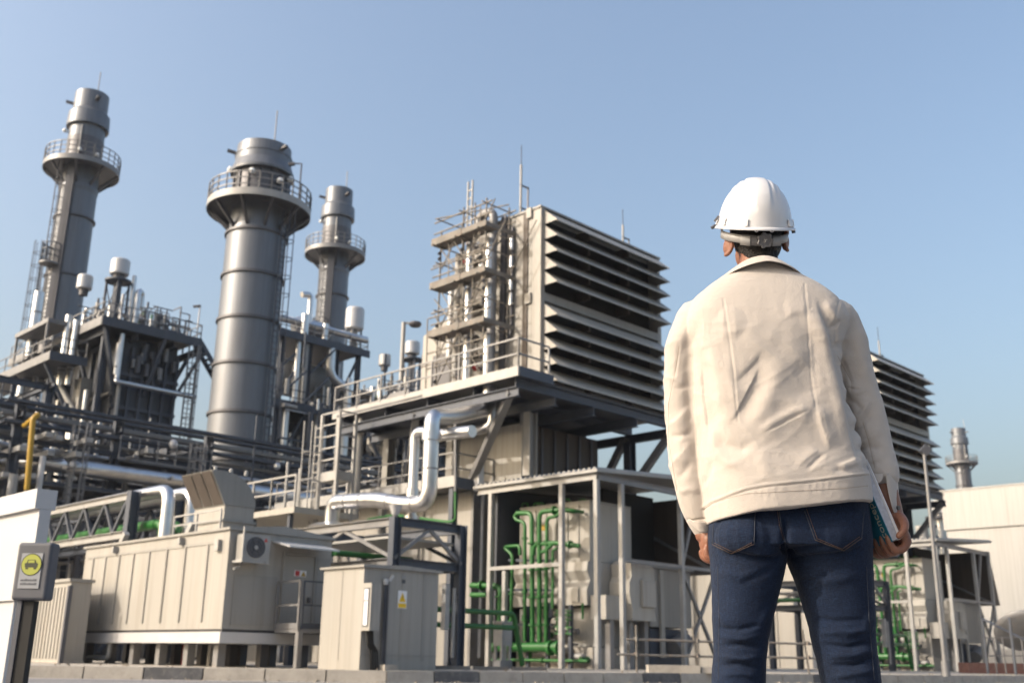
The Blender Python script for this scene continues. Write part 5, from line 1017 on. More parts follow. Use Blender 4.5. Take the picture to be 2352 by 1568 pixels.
def finish(me, co, name, m_, parent):
    me.vertices.foreach_set('co', co.ravel()); me.update()
    base = BASE[parent.name]; me.transform(Matrix.Translation(-base))
    me.polygons.foreach_set('use_smooth', [True]*len(me.polygons)); me.materials.clear(); me.materials.append(m_); me.update()
    me.name = name; o = bpy.data.objects.new(name, me); C.objects.link(o); o.parent = parent; BASE[o.name] = base; return o
def ztube(x, y, Y=None): return at(x, y, Y or YP)
Z3 = lambda x, y: (1505.3+.42*x, 564.5+.42*y)       # reading grid of the jacket close-up
CTR = at(1800, 1300, YP)
man = thing('person', 'man seen from behind in white hard hat, beige jacket and dark jeans, holding book', 'person', (CTR.x, YP, 0))

# ---- lower body lines shared by body and jeans
HIP = [(1120, 1640, 1985, .125), (1165, 1634, 1990, .128), (1200, 1630, 1993, .135), (1235, 1629, 1996, .142), (1262, 1630, 1997, .14)]
LL = [(1215, 1640, 1800, .115), (1262, 1630, 1806, .118), (1290, 1633, 1803, .112), (1350, 1636, 1791, .10), (1420, 1638, 1771, .088), (1480, 1640, 1763, .08), (1568, 1637, 1755, .078)]
RL = [(1215, 1810, 1990, .115), (1262, 1806, 1997, .118), (1290, 1811, 1999, .112), (1350, 1834, 2003, .10), (1420, 1855, 2006, .09), (1480, 1868, 2008, .082), (1568, 1888, 2022, .08)]
def leg_secs(S_, grow=0.):
    out = [(lambda s_: (s_[0], s_[1]+grow, s_[2]+grow))(sec(y, a_, b_, r_, .0)) for y, a_, b_, r_ in S_]
    c_, rx, ry = out[-1]; zt = c_.z
    for f_, sx_ in ((.75, .98), (.5, .93), (.25, .86), (.06, .82)):
        z = .12+(zt-.12)*f_*1.0; out.append((Vector((c_.x+(zt-z)*.02*(1 if c_.x > CTR.x else -1), c_.y+.01, z)), rx*sx_, ry*sx_))
    return out[::-1]
# ---- body (one continuous mesh)
bd = MB()
hc = at(1738, 525, YP+.015)
HT = Matrix.Rotation(math.radians(17), 3, 'X')
def head(mb, g):
    k0 = len(mb.v)
    blob(mb, hc+Vector((0, .012, .015)), .076+g, .100+g, .118+g, 24, 16)
    blob(mb, hc+Vector((0, -.018, -.045)), .064+g, .072+g, .06+g)
    if not g:
        blob(mb, hc+Vector((0, .045, -.075)), .052, .06, .055)
        blob(mb, hc+Vector((0, .118, -.03)), .013, .016, .024); blob(mb, hc+Vector((0, .112, .02)), .05, .012, .008); blob(mb, hc+Vector((0, .103, -.072)), .024, .010, .007)
        for s_ in (-1, 1): blob(mb, hc+Vector((s_*.033, .103, -.002)), .014, .010, .010)
    for i in range(k0, len(mb.v)): mb.v[i] = hc+HT@(mb.v[i]-hc)
    stube(mb, [(hc+Vector((0, .0, -.05)), .058+g), (hc+Vector((.001, .0, -.105)), .056+g), (hc+Vector((.004, -.006, -.19)), .07+g)])
head(bd, 0)
for s_ in (-1, 1):
    e_ = at(1673, 566, YP+.01) if s_ < 0 else at(1806, 555, YP+.01)
    er = Matrix.Rotation(s_*math.radians(-38), 3, 'Z')
    k0 = len(bd.v)
    stube(bd, [(Vector((0, .010, -.025)), .0062), (Vector((s_*.002, -.004, -.020)), .006), (Vector((s_*.003, -.016, -.006)), .0055), (Vector((s_*.004, -.018, .012)), .0055), (Vector((s_*.003, -.010, .028)), .0055), (Vector((0, .006, .033)), .005), (Vector((-s_*.003, .016, .024)), .005)], 10)
    blob(bd, (0, 0, .003), .0045, .015, .025, 12, 8); blob(bd, (-s_*.008, .012, -.002), .012, .012, .024, 12, 8)
    for i in range(k0, len(bd.v)): bd.v[i] = e_+HT@(er@bd.v[i])
loft(bd, resample([sec(1195, 1660, 1965, .105), sec(1100, 1650, 1945, .105), sec(960, 1640, 1915, .11), sec(800, 1625, 1900, .11), sec(720, 1640, 1880, .10), sec(660, 1690, 1815, .07)], 3), 28)
for S_ in (LL, RL): loft(bd, resample([(c_, rx-.014, ry-.014) for c_, rx, ry in leg_secs(S_)], 3), 24)
SLL = [(735, 1606, .066, .0), (800, 1585, .066, .015), (870, 1578, .062, .035), (950, 1577, .058, .05), (1030, 1580, .055, .06), (1100, 1588, .051, .06), (1160, 1603, .047, .07), (1206, 1618, .036, .075)]
SLR = [(735, 1918, .066, .0), (800, 1938, .066, .02), (870, 1957, .062, .035), (950, 1981, .058, .04), (1020, 2000, .055, .04), (1060, 2012, .053, .035), (1090, 2021, .050, .025)]
def armpts(S_, k=1., end=None): return [(at(x, y, YP+oy), r_*k) for y, x, r_, oy in S_]
stube(bd, [(p, r_*.72) for p, r_ in armpts(SLL)]); 
stube(bd, [(p, r_*.70) for p, r_ in armpts(SLR)]+[(at(2036, 1140, YP+.022), .034), (at(2050, 1185, YP+.02), .029), (at(2056, 1212, YP+.015), .026)])
# left hand: loosely curled, back of the hand to the left
lw = at(1617, 1204, YP+.075); fx, fy, fz = Vector((1, 0, 0)), Vector((0, 1, 0)), EZ
stube(bd, [(at(1612, 1195, YP+.075), .027), (lw, .024), (lw+Vector((0, .0, -.03)), .026)])
pal = lw+Vector((.002, .0, -.045))
blob(bd, pal, .017, .040, .036)
for j, (dy, ln) in enumerate(((-.034, .85), (-.011, 1.0), (.013, .96), (.036, .8))):
    k0 = pal+Vector((-.004, dy, -.026)); k1 = k0+Vector((.004, 0, -.021*ln)); k2 = k1+Vector((.020, -.002, -.010*ln)); k3 = k2+Vector((.014, -.002, .014))
    stube(bd, [(k0, .0098), (k1, .0088), (k2, .0082), (k3, .007)], 10)
t0 = pal+Vector((.012, -.036, .012)); stube(bd, [(t0, .013), (t0+Vector((.010, -.014, -.018)), .0105), (t0+Vector((.014, -.017, -.042)), .0095), (t0+Vector((.012, -.016, -.058)), .008)], 10)
# right hand: palm against the far cover, fingers hooked under the book and up its near-thigh cover
bk0, bk1 = at(2008, 1116, YP-.05), at(2062, 1240, YP-.05)        # middle of the page edge, top and bottom
Ld = (bk1-bk0).normalized(); Td = Vector((1, 0, 0)); Td = (Td-Ld*Td.dot(Ld)).normalized(); Wd_ = Ld.cross(Td).normalized()
if Wd_.y < 0: Wd_ = -Wd_
Wd_ = (Wd_-Td*.28).normalized(); Td = (Td-Wd_*Td.dot(Wd_)).normalized()
BL, BT, BW = .235, .034, .16
bend_ = bk1; far = bend_+Td*(BT/2+.014)
rw0 = at(2056, 1212, YP+.015); hb_ = far+Wd_*.055-Ld*.035+Td*.008
stube(bd, [(rw0, .026), (rw0.lerp(hb_, .5), .027), (hb_+Ld*.01, .026)], 14)
for q in (-.03, 0, .03): stube(bd, [(hb_+Wd_*q-Ld*.02, .019), (hb_+Wd_*q*1.15+Ld*.035-Td*.002, .018)], 12)
for j, (q, ln) in enumerate(((-.038, .92), (-.013, 1.0), (.013, .97), (.038, .82))):
    k0 = hb_+Wd_*q*1.1+Ld*.045-Td*.002; k1 = k0+Ld*.016*ln-Td*.022; k2 = k1-Td*(.026)-Ld*.004; k3 = k2-Td*.006-Ld*.026*ln; k4 = k3+Td*.003-Ld*.016*ln
    stube(bd, [(k0, .0125), (k1, .0112), (k2, .0102), (k3, .0094), (k4, .0078)], 12)
t0 = hb_-Wd_*.045-Ld*.02; stube(bd, [(t0+Td*.004, .015), (t0-Wd_*.026+Ld*.018-Td*.010, .0125), (t0-Wd_*.036+Ld*.036-Td*.028, .0108), (t0-Wd_*.030+Ld*.046-Td*.046, .0088)], 12)
me = remesh(bd, .0032, 3); co, no = arrays(me)
body = finish(me, co, 'body', SKIN, man)
# nails and hair
hr = MB(); head(hr, .006); hme = remesh(hr, .0035, 1); co, no = arrays(hme)
loc = (co-np.array(hc))@np.array(HT)
import bmesh
bb_ = bmesh.new(); bb_.from_mesh(hme); bb_.verts.ensure_lookup_table()
kill = []
for i, v in enumerate(bb_.verts):
    x, y, z = loc[i]; line = -.112+.05*(abs(x)/.07)**2+.004*mnoise.noise(Vector((x*160, y*160, 0)))
    if y > .020+(.02 if z > .03 else 0) or z < line or (y > -.012 and z < .015 and abs(x) > .05): kill.append(v)
    else: v.co += Vector(no[i])*mnoise.noise(Vector((x*130, y*130, z*26)))*.0022
bmesh.ops.delete(bb_, geom=kill, context='VERTS'); bb_.to_mesh(hme); bb_.free(); co, no = arrays(hme)
finish(hme, co, 'hair', HAIR, man)

# ---- jeans
jb = MB()
loft(jb, resample([sec(y, a_, b_, r_, 0) for y, a_, b_, r_ in HIP][::-1], 4), 48, 2.5)
for S_ in (LL, RL): loft(jb, resample(leg_secs(S_), 4), 36, 2.2)
for x in (1722, 1895): blob(jb, at(x, 1236, YP-.062), .092, .082, .075)
me = remesh(jb, .0036, 4); co, no = arrays(me); px, py = projn(co); near = np.clip((-no[:, 1]+.15)/.5, 0, 1)
d = np.zeros(len(co))
Z2 = lambda x, y: (1505.3+.46*x, 846.7+.46*y)
for pts, w_, a_ in (([Z2(320, 905), Z2(480, 945), Z2(600, 950), Z2(645, 925)], 9, -.010), ([Z2(480, 930), Z2(600, 925)], 7, .005), ([Z2(660, 930), Z2(720, 945), Z2(900, 930), Z2(1050, 900)], 9, -.008), ([Z2(650, 700), Z2(648, 860), Z2(650, 940)], 10, -.016),
        ([Z2(300, 1000), Z2(420, 1040), Z2(560, 1010)], 14, .004), ([Z2(420, 1070), Z2(620, 980)], 10, -.004), ([Z2(700, 1000), Z2(860, 1060), Z2(1060, 1020)], 14, .004), ([Z2(720, 1080), Z2(900, 1010)], 10, -.004),
        ([Z2(300, 1290), Z2(420, 1300), Z2(560, 1270)], 8, -.007), ([Z2(300, 1330), Z2(440, 1350), Z2(570, 1310)], 9, .006), ([Z2(300, 1385), Z2(430, 1375), Z2(560, 1400)], 7, -.007), ([Z2(290, 1430), Z2(430, 1450), Z2(550, 1430)], 8, .006), ([Z2(300, 1480), Z2(420, 1470), Z2(540, 1500)], 7, -.007), ([Z2(300, 1530), Z2(430, 1520), Z2(535, 1540)], 8, .005),
        ([Z2(780, 1240), Z2(900, 1260), Z2(1080, 1250)], 9, -.006), ([Z2(800, 1320), Z2(960, 1310), Z2(1100, 1300)], 9, .006), ([Z2(820, 1370), Z2(960, 1390), Z2(1090, 1360)], 7, -.008), ([Z2(840, 1430), Z2(980, 1430), Z2(1110, 1400)], 9, .007), ([Z2(850, 1480), Z2(990, 1480), Z2(1110, 1440)], 7, -.008), ([Z2(870, 1540), Z2(1000, 1520), Z2(1120, 1500)], 9, .006),
        ([Z2(300, 1180), Z2(360, 1280), Z2(480, 1340)], 9, .004), ([Z2(580, 1150), Z2(520, 1290), Z2(400, 1340)], 9, .004), ([Z2(1080, 1180), Z2(1040, 1300), Z2(900, 1350)], 9, .004)):
    d += a_*stroke(px, py, pts, w_*.8)*near
nz = np.array([mnoise.noise(Vector((p[0]*9, p[1]*9, p[2]*17)))*.0032+mnoise.noise(Vector((p[0]*26+3, p[1]*26, p[2]*44)))*.0011 for p in co])
kn = np.clip((.95-co[:, 2])/.4, .35, 1.3); co = co+no*(d+nz*kn)[:, None]
PK = [[(1640, 1186), (1637, 1250), (1680, 1271), (1732, 1249), (1734, 1176)], [(1848, 1172), (1873, 1240), (1938, 1264), (1979, 1235), (1984, 1176)]]
def inside(px, py, poly):
    r_ = np.zeros(px.shape, bool); n = len(poly)
    for i in range(n):
        (x0, y0), (x1, y1) = poly[i], poly[(i+1) % n]; c_ = ((y0 > py) != (y1 > py)) & (px < (x1-x0)*(py-y0)/(y1-y0+1e-9)+x0); r_ ^= c_
    return r_
for poly in PK: co += no*(inside(px, py, poly)*near*.0022)[:, None]
jeans = finish(me, co, 'jeans', DENIM, man)
def surf(me_obj):
    b_ = BASE[me_obj.name]; return BVHTree.FromPolygons([v.co+b_ for v in me_obj.data.vertices], [tuple(p.vertices) for p in me_obj.data.polygons])
def seam(tree, pts, r, name, m_, parent, lift=.0008, dash=False, n=26):
    P = []
    for (x0, y0), (x1, y1) in zip(pts, pts[1:]):
        L = math.hypot(x1-x0, y1-y0); k = max(2, int(L/3.0))
        for i in range(k+(1 if (x1, y1) == pts[-1] else 0)):
            h = tree.ray_cast(CAM, ray(x0+(x1-x0)*i/k, y0+(y1-y0)*i/k).normalized())
            if h[0] is not None: P.append(h[0]+h[1]*lift)
    P = [p for i, p in enumerate(P) if i == 0 or (p-P[i-1]).length < .03]
    if len(P) < 2: return None
    b_ = MB()
    if dash:
        for i in range(0, len(P)-1): b_.tube([P[i], P[i].lerp(P[i+1], .62)], r, 5)
    else: b_.tube(P, r, 6)
    return b_.build(name, m_, parent)
tr = surf(jeans)
for poly in PK:
    seam(tr, poly, .0014, 'pocket_edge', STITCHD, jeans, .0006); ins = [(x+(4 if x < sum(p[0] for p in poly)/5 else -4), y-4) for x, y in poly]
    seam(tr, ins[1:4] if poly[0][0] < 1700 else ins[0:4], .0009, 'pocket_stitch', STITCH, jeans, .0008, True); seam(tr, [(x, y-1) for x, y in poly[1:4]], .0009, 'pocket_stitch', STITCH, jeans, .0012, True)
seam(tr, [(1789, 1168), (1794, 1205), (1803, 1240), (1805, 1268)], .0016, 'seat_seam', STITCHD, jeans, .0004); seam(tr, [(1785, 1168), (1790, 1205), (1799, 1240)], .0008, 'seat_stitch', STITCH, jeans, .001, True)
for pts in (((1648, 1300), (1652, 1420), (1650, 1560)), ((1990, 1300), (1996, 1420), (2008, 1560))): seam(tr, pts, .0012, 'side_seam', STITCHD, jeans, .0004)
sh_ = MB()
for S_ in (LL, RL):
    c_ = leg_secs(S_)[0][0]
    for p0_, p1_ in (((0, -.09, .045), (0, .17, .035)),): stube(sh_, [(Vector((c_.x, c_.y-.07, .052)), .045), (Vector((c_.x, c_.y+.03, .055)), .048), (Vector((c_.x, c_.y+.13, .042)), .042), (Vector((c_.x, c_.y+.19, .036)), .034)])
for i, S_ in enumerate((LL, RL)):
    c_ = leg_secs(S_)[0][0]; sb_ = MB(); stube(sb_, [(Vector((c_.x, c_.y-.07, .052)), .045), (Vector((c_.x, c_.y+.03, .055)), .048), (Vector((c_.x, c_.y+.13, .042)), .042), (Vector((c_.x, c_.y+.19, .036)), .034)]); sb_.build('shoe', BLACK, man)

# ---- jacket
jk = MB()
TS = [(1205, 1626, 1996, .172), (1150, 1619, 1992, .170), (1100, 1610, 1984, .166), (1040, 1603, 1968, .158), (960, 1596, 1948, .158), (880, 1588, 1930, .155), (800, 1572, 1928, .148), (745, 1568, 1945, .138), (705, 1583, 1928, .122), (672, 1618, 1888, .105), (645, 1652, 1842, .088), (622, 1682, 1806, .072)]
loft(jk, resample([sec(y, a_, b_, r_, .0) for y, a_, b_, r_ in TS], 4), 56, 2.7)
for S_ in (SLL, SLR): stube(jk, armpts(S_), 28)
for s_, (x, y) in ((-1, (1612, 738)), (1, (1915, 735))): blob(jk, at(x, y, YP), .062, .075, .06)
for x in (1690, 1840): blob(jk, at(x, 775, YP-.075), .095, .07, .12)
me = remesh(jk, .0034, 4); co, no = arrays(me); px, py = projn(co); near = np.clip((-no[:, 1]+.35)/.5, 0, 1)
d = np.zeros(len(co))
F = [  # close-up readings: (polyline, width px, amplitude m, steep side)
 # right shoulder blade drape and armpit
 ([(880, 250), (905, 350), (945, 460), (975, 570), (998, 690), (1028, 830), (1055, 970), (1095, 1130), (1130, 1290)], 8, -.015, 1),
 ([(850, 280), (885, 400), (925, 540), (960, 690), (995, 850), (1030, 1010), (1065, 1160)], 22, .011, 0),
 ([(920, 300), (965, 370), (1000, 420)], 12, .006, 0), ([(950, 450), (985, 432), (1012, 400)], 6, -.005, 0), ([(965, 530), (1015, 540), (1065, 515)], 8, -.005, -1),
 # left armpit
 ([(262, 360), (222, 440), (195, 540), (180, 650), (185, 780), (200, 950), (215, 1130), (245, 1330)], 9, -.012, -1),
 ([(230, 500), (245, 640), (290, 750), (315, 870), (300, 980), (285, 1080)], 12, -.011, 1), ([(205, 600), (225, 760), (222, 940), (205, 1120)], 14, .009, 0), ([(270, 480), (320, 640), (350, 800), (340, 960)], 26, .008, 0),
 # back
 ([(600, 570), (560, 640), (500, 700), (420, 770)], 12, -.006, 1), ([(585, 640), (570, 760), (500, 880), (395, 1010)], 14, -.009, 1), ([(690, 560), (650, 740), (580, 900), (480, 1030)], 34, .007, 0),
 ([(700, 370), (770, 358), (850, 372)], 15, .004, 1), ([(840, 380), (860, 560), (868, 760), (880, 900)], 16, -.005, -1), ([(780, 600), (800, 740), (820, 860)], 40, -.007, 0),
 ([(530, 1060), (640, 970), (760, 905), (880, 880)], 16, .008, -1), ([(885, 860), (905, 970), (965, 1130)], 11, .008, 1), ([(330, 1010), (370, 1090), (470, 1110), (560, 1060)], 18, -.007, 0), ([(290, 960), (320, 1110), (400, 1190), (500, 1200)], 16, .006, 0),
 ([(560, 1120), (600, 1210), (620, 1310)], 22, .004, 0), ([(770, 1230), (840, 1160), (900, 1110)], 9, .004, 1), ([(820, 1260), (880, 1190), (940, 1130)], 9, -.004, 0), ([(1110, 1170), (1060, 1220), (990, 1240)], 10, .006, 1), ([(1120, 1240), (1040, 1265), (960, 1270)], 12, -.004, 0), ([(240, 1330), (290, 1260), (310, 1140)], 12, -.005, 0),
 ([(360, 380), (420, 470), (540, 500)], 30, -.003, 0), ([(360, 600), (420, 760), (450, 900)], 20, .004, 0), ([(480, 420), (560, 500), (700, 520)], 30, .003, 0),
 # left sleeve
 ([(75, 1000), (140, 940), (200, 870)], 11, .007, -1), ([(75, 1040), (140, 1040), (205, 1010)], 10, -.006, 0), ([(100, 790), (150, 775), (195, 735)], 10, -.004, 0), ([(110, 1290), (160, 1230), (205, 1160)], 13, -.005, 0), ([(95, 1200), (160, 1140), (200, 1060)], 14, .006, -1), ([(120, 1350), (180, 1330), (240, 1340)], 12, .004, 0), ([(110, 640), (160, 560), (205, 460)], 16, -.004, 0),
 # right sleeve
 ([(1005, 620), (1050, 690), (1090, 780)], 10, -.006, 1), ([(1020, 760), (1080, 805), (1150, 790)], 11, .006, 1), ([(1030, 830), (1090, 855), (1150, 920)], 9, -.006, 0), ([(1055, 985), (1115, 930), (1185, 820)], 10, .009, 1), ([(1070, 1030), (1130, 980), (1190, 890)], 9, -.006, 0), ([(1080, 1080), (1150, 1065), (1245, 1000)], 13, .005, 1), ([(1090, 1130), (1160, 1100), (1250, 1110)], 10, -.005, 0), ([(1105, 1200), (1170, 1160), (1270, 1165)], 12, .005, 1), ([(1110, 440), (1130, 600), (1160, 760)], 20, .004, 0), ([(1060, 380), (1080, 520), (1070, 640)], 20, -.003, 0)]
for pts, w_, a_, sd_ in F: d += a_*stroke(px, py, [Z3(*p) for p in pts], w_*.7, sd_)*.85*near
for pts in ([(372, 290), (400, 480), (430, 700), (450, 960)], [(815, 215), (830, 400), (850, 640), (875, 880)], [(1008, 285), (980, 400), (1000, 560), (1075, 740), (1075, 800)], [(130, 540), (110, 680), (70, 860), (75, 1080), (120, 1340)], [(1130, 960), (1165, 1060), (1200, 1220)]):
    q = [Z3(*p) for p in pts]; d += (-.0014*line_prof(px, py, q, 2.4)+.0005*line_prof(px, py, [(x+5, y) for x, y in q], 3.5))*near
HEM = [Z3(*p) for p in ((262, 1440), (310, 1405), (420, 1370), (500, 1352), (700, 1340), (900, 1330), (1050, 1320), (1165, 1308))]
d += (-.003*line_prof(px, py, HEM, 2.2)+.0022*line_prof(px, py, [(x, y-5) for x, y in HEM], 4))*near
CUF = [Z3(*p) for p in ((150, 1490), (200, 1500), (270, 1490))]; d += -.003*line_prof(px, py, CUF, 2.2)*near
hb2 = (np.interp(px, [p[0] for p in HEM], [p[1] for p in HEM])); below = np.clip((py-hb2)/6, 0, 1)*(px > 1612)*(px < 2000)
d += below*near*.0022*np.sin(px*.30+2.6*np.sin(px*.05))*np.clip(1-(py-hb2)/45, 0, 1)*.22
nz = np.array([mnoise.noise(Vector((p[0]*7+p[2]*2, p[1]*7, p[2]*5-p[0]*3)))*.0048+mnoise.noise(Vector((p[0]*15+p[2]*9, p[1]*15+7, p[2]*9-p[0]*9)))*.0013+mnoise.noise(Vector((p[0]*50+p[2]*50, p[1]*60, p[2]*70-p[0]*40)))*.00035 for p in co])
def ridged(th, fa, fl, seed):
    c_, s_ = math.cos(th), math.sin(th); out = np.empty(len(co))
    for i, p in enumerate(co):
        u, v, y_ = p[0]*c_+p[2]*s_, -p[0]*s_+p[2]*c_, p[1]
        wv = mnoise.noise(Vector((p[0]*5+seed, p[2]*5, y_*5)))*.5
        out[i] = 1-abs(mnoise.noise(Vector((u*fl, v*fa+wv, y_*fa*.5+seed))))*2
    return np.clip(out, 0, 1)**2.2
msk = np.array([mnoise.noise(Vector((p[0]*4.5+9, p[2]*4.5, p[1]*4))) for p in co]); m1 = np.clip(.5+msk*1.6, 0, 1)
slv = np.clip((np.abs(px-1785)-150)/40, 0, 1)
cr_ = (ridged(math.radians(38), 9, 2.6, 1)*m1+ridged(math.radians(-48), 11, 3, 5)*(1-m1))*.0036*(.55+.8*slv)+(ridged(math.radians(28), 24, 5, 12)*(1-m1)+ridged(math.radians(-20), 27, 6, 17)*m1)*.0011
edge_f = 1-np.clip((py-1110)/25, 0, 1)*.75; upper = np.clip((py-640)/90, .1, 1)
co = co+no*(d+nz+cr_*edge_f*upper)[:, None]
xs_ = [at(1630, 1180, YP).x, at(1665, 1180, YP).x, at(1720, 1180, YP).x, at(1800, 1165, YP).x, at(1996, 1155, YP).x]
zs_ = [at(1630, 1206, YP).z, at(1665, 1190, YP-.10).z, at(1720, 1172, YP-.15).z, at(1800, 1163, YP-.17).z, at(1990, 1153, YP-.06).z]
z0_ = at(1800, 1050, YP).z; tor = (px > 1612) & (px < 2003) & (np.abs(co[:, 1]-YP) < .2); zb_ = co[(px > 1760) & (px < 1840)][:, 2].min()
kx = (np.interp(co[:, 0], xs_, zs_)-z0_)/(zb_-z0_); lowm = (co[:, 2] < z0_) & (((px > 1640) & (px < 1978)) | ((py > 1130) & (px > 1622) & (px < 2000) & (co[:, 1] < YP+.03)) | ((co[:, 2] < zb_+.12) & (px > 1626) & (px < 2000)) | ((px > 1800) & (px < 2012) & (py > 1106)))
co[:, 2] = np.where(lowm, z0_+(co[:, 2]-z0_)*kx, co[:, 2])
jacket = finish(me, co, 'jacket', JACKET, man)
tj = surf(jacket)
seam(tj, [(x, y+1) for x, y in HEM], .0007, 'hem_stitch', mat('beige_thread', (.30, .25, .2), .8), jacket, .0003, True)
seam(tj, [Z3(*p) for p in ((130, 545), (110, 680), (72, 860), (75, 1080), (118, 1335))], .0007, 'sleeve_seam', bpy.data.materials['beige_thread'], jacket, .0002)
seam(tj, [Z3(*p) for p in ((1135, 965), (1165, 1060), (1200, 1215))], .0007, 'sleeve_seam', bpy.data.materials['beige_thread'], jacket, .0002)
seam(tj, [Z3(*p) for p in ((995, 600), (1075, 745), (1075, 800))], .0007, 'sleeve_seam', bpy.data.materials['beige_thread'], jacket, .0002)
# collar: a folded band round the neck
cl = MB(); NC, vs = 60, []; cc = at(1742, 606, YP); ctop = at(1742, 588, YP-.065).z
rows = [(.056, .060, -.035), (.060, .064, -.010), (.066, .068, .001), (.073, .074, .001), (.084, .082, -.006), (.102, .095, -.020), (.120, .108, -.035), (.133, .117, -.045)]
for ri_, (rx, ry, dz) in enumerate(rows):
    for k in range(NC+1):
        u = (k/NC-.5)*2; t = -math.pi/2+u*math.radians(150)
        side = abs(math.sin(u*math.radians(150)/1.0*.6)); g_ = abs(u)
        droop = -.034*(g_**1.6)*(1+ri_*.12)-.035*max(0, g_-.62)*(ri_ > 3)*2.2
        ex = .006*math.sin(u*7+1)*(ri_/7)
        vs.append(Vector((cc.x+rx*math.cos(t)*(1+.02*math.sin(u*3)), YP+.005+ry*math.sin(t), ctop+dz*(.72+.55*g_)+droop+ex*.4)))
cl.add(vs, [(i*(NC+1)+k, i*(NC+1)+k+1, (i+1)*(NC+1)+k+1, (i+1)*(NC+1)+k) for i in range(len(rows)-1) for k in range(NC)], True)
co_ = cl.build('collar', JACKET, jacket); sd = co_.modifiers.new('thick', 'SOLIDIFY'); sd.thickness = .0045; sd.offset = 1; ss_ = co_.modifiers.new('soft', 'SUBSURF'); ss_.levels = ss_.render_levels = 2
# open right cuff flap with button, left cuff band
cf = MB(); vs = []
A_ = [(2000, 1092), (2003, 1108), (2026, 1118), (2040, 1150), (2052, 1178), (2062, 1196), (2068, 1186), (2066, 1140), (2058, 1100), (2040, 1080)]
def band(pts_top, pts_bot, Yo, name, parent, m_=JACKET, thick=.004):
    b_ = MB(); n = len(pts_top); vs = [at(x, y, YP+o_) for (x, y, o_) in pts_top]+[at(x, y, YP+o_) for (x, y, o_) in pts_bot]
    b_.add(vs, [(i, i+1, n+i+1, n+i) for i in range(n-1)], True); o = b_.build(name, m_, parent); s_ = o.modifiers.new('t', 'SOLIDIFY'); s_.thickness = thick; s_.offset = 0
    q_ = o.modifiers.new('s', 'SUBSURF'); q_.levels = q_.render_levels = 2; return o
fl_ = band([(2030, 1082, -.03), (2044, 1084, -.026), (2056, 1090, -.008), (2064, 1100, .03), (2056, 1106, .06)], [(2044, 1150, -.03), (2053, 1182, -.028), (2062, 1196, -.008), (2068, 1190, .03), (2060, 1180, .06)], 0, 'cuff_flap', jacket)
band([(1998, 1080, .0), (2006, 1086, -.022), (2018, 1088, -.03), (2030, 1084, -.03)], [(1996, 1098, .0), (2004, 1107, -.024), (2016, 1112, -.03), (2028, 1104, -.03)], 0, 'cuff_edge', jacket)
bt = at(2060, 1166, YP-.024); MB().tube([bt+Vector((.001, -.002, 0)), bt+Vector((.004, -.006, 0))], .0062, 14).build('cuff_button', mat('dark_button', (.05, .045, .045), .35), jacket)
band([(1576, 1186, .06), (1588, 1193, .022), (1606, 1198, .012), (1624, 1197, .018), (1640, 1190, .045)], [(1590, 1206, .06), (1600, 1217, .026), (1612, 1224, .018), (1628, 1225, .022), (1640, 1220, .045)], 0, 'cuff_band', jacket)

# ---- hard hat
hat = thing('tmp', '', '', (0, 0, 0)); bpy.data.objects.remove(hat)
bl, br_ = at(1650, 526, YP), at(1814, 522, YP); hcx = (bl+br_)/2; rx = (br_-bl).length/2; zt_ = at(1733, 406, YP).z; rz = .139; ry = rx*1.2
H0 = at(1733, 521, YP+.012); vs = []; NA, NE = 120, 44
def hatpt(t, f_):
    x, y, z = rx*math.cos(t)*math.cos(f_)**.92, ry*math.sin(t)*math.cos(f_)**.92, rz*math.sin(f_)
    fade = min(1, max(0, (math.degrees(f_)-16-(0 if abs(x) < .025 else 16))/26)); u = (x+.004)/rx; b_ = 0
    sm_ = lambda a, b, v: (lambda q: q*q*(3-2*q))(min(1, max(0, (v-a)/(b-a))))
    au = abs(u); b_ += .0058*(1-sm_(.20, .29, au)); b_ += .0040*(1-sm_(.40, .47, au))*sm_(.27, .33, au); b_ += .0028*(1-sm_(.56, .63, au))*sm_(.45, .50, au)
    n_ = Vector((x/rx**2, y/ry**2, z/rz**2)).normalized(); fl_ = .003*max(0, 1-math.degrees(f_)/8)
    return H0+Vector((x, y, z))+n_*(b_*fade+fl_)
for i in range(NE+1):
    f_ = math.pi/2*(1-(1-i/NE)**1.0)*.9995
    for k in range(NA): vs.append(hatpt(2*math.pi*k/NA, f_))
hm = MB(); hm.add(vs, [(i*NA+k, i*NA+(k+1) % NA, (i+1)*NA+(k+1) % NA, (i+1)*NA+k) for i in range(NE) for k in range(NA)], True); hm.add(vs[-NA:], [tuple(range(NA))], True)
hat = hm.build('hard_hat', HATW, man); pv = H0-BASE[man.name]; hat.matrix_local = Matrix.Translation(pv) @ Matrix.Rotation(math.radians(25), 4, 'X') @ Matrix.Translation(-pv); sd = hat.modifiers.new('thick', 'SOLIDIFY'); sd.thickness = .003; sd.offset = -1
bm_ = MB(); vs = []
for r_i, (g_, dz) in enumerate(((.000, .004), (.0045, .001), (.0085, -.0035), (.0085, -.0065), (.004, -.0055), (-.004, -.002))):
    for k in range(NA):
        t = 2*math.pi*k/NA; fr_ = max(0, math.sin(t))**3*.045
        vs.append(H0+Vector(((rx+.003+g_)*math.cos(t), (ry+.003+g_+(fr_ if r_i in (1, 2, 3, 4) else fr_*.2))*math.sin(t), dz-.006*max(0, math.sin(t))*(r_i in (2, 3)) )))
bm_.add(vs, [(i*NA+k, i*NA+(k+1) % NA, ((i+1) % 6)*NA+(k+1) % NA, ((i+1) % 6)*NA+k) for i in range(6) for k in range(NA)], True); bm_.build('brim', HATW, hat)
def on_hat(deg, dz=0., out=0.): t = math.radians(deg-90); return H0+Vector(((rx+.004+out)*math.cos(t), (ry+.004+out)*math.sin(t), dz))
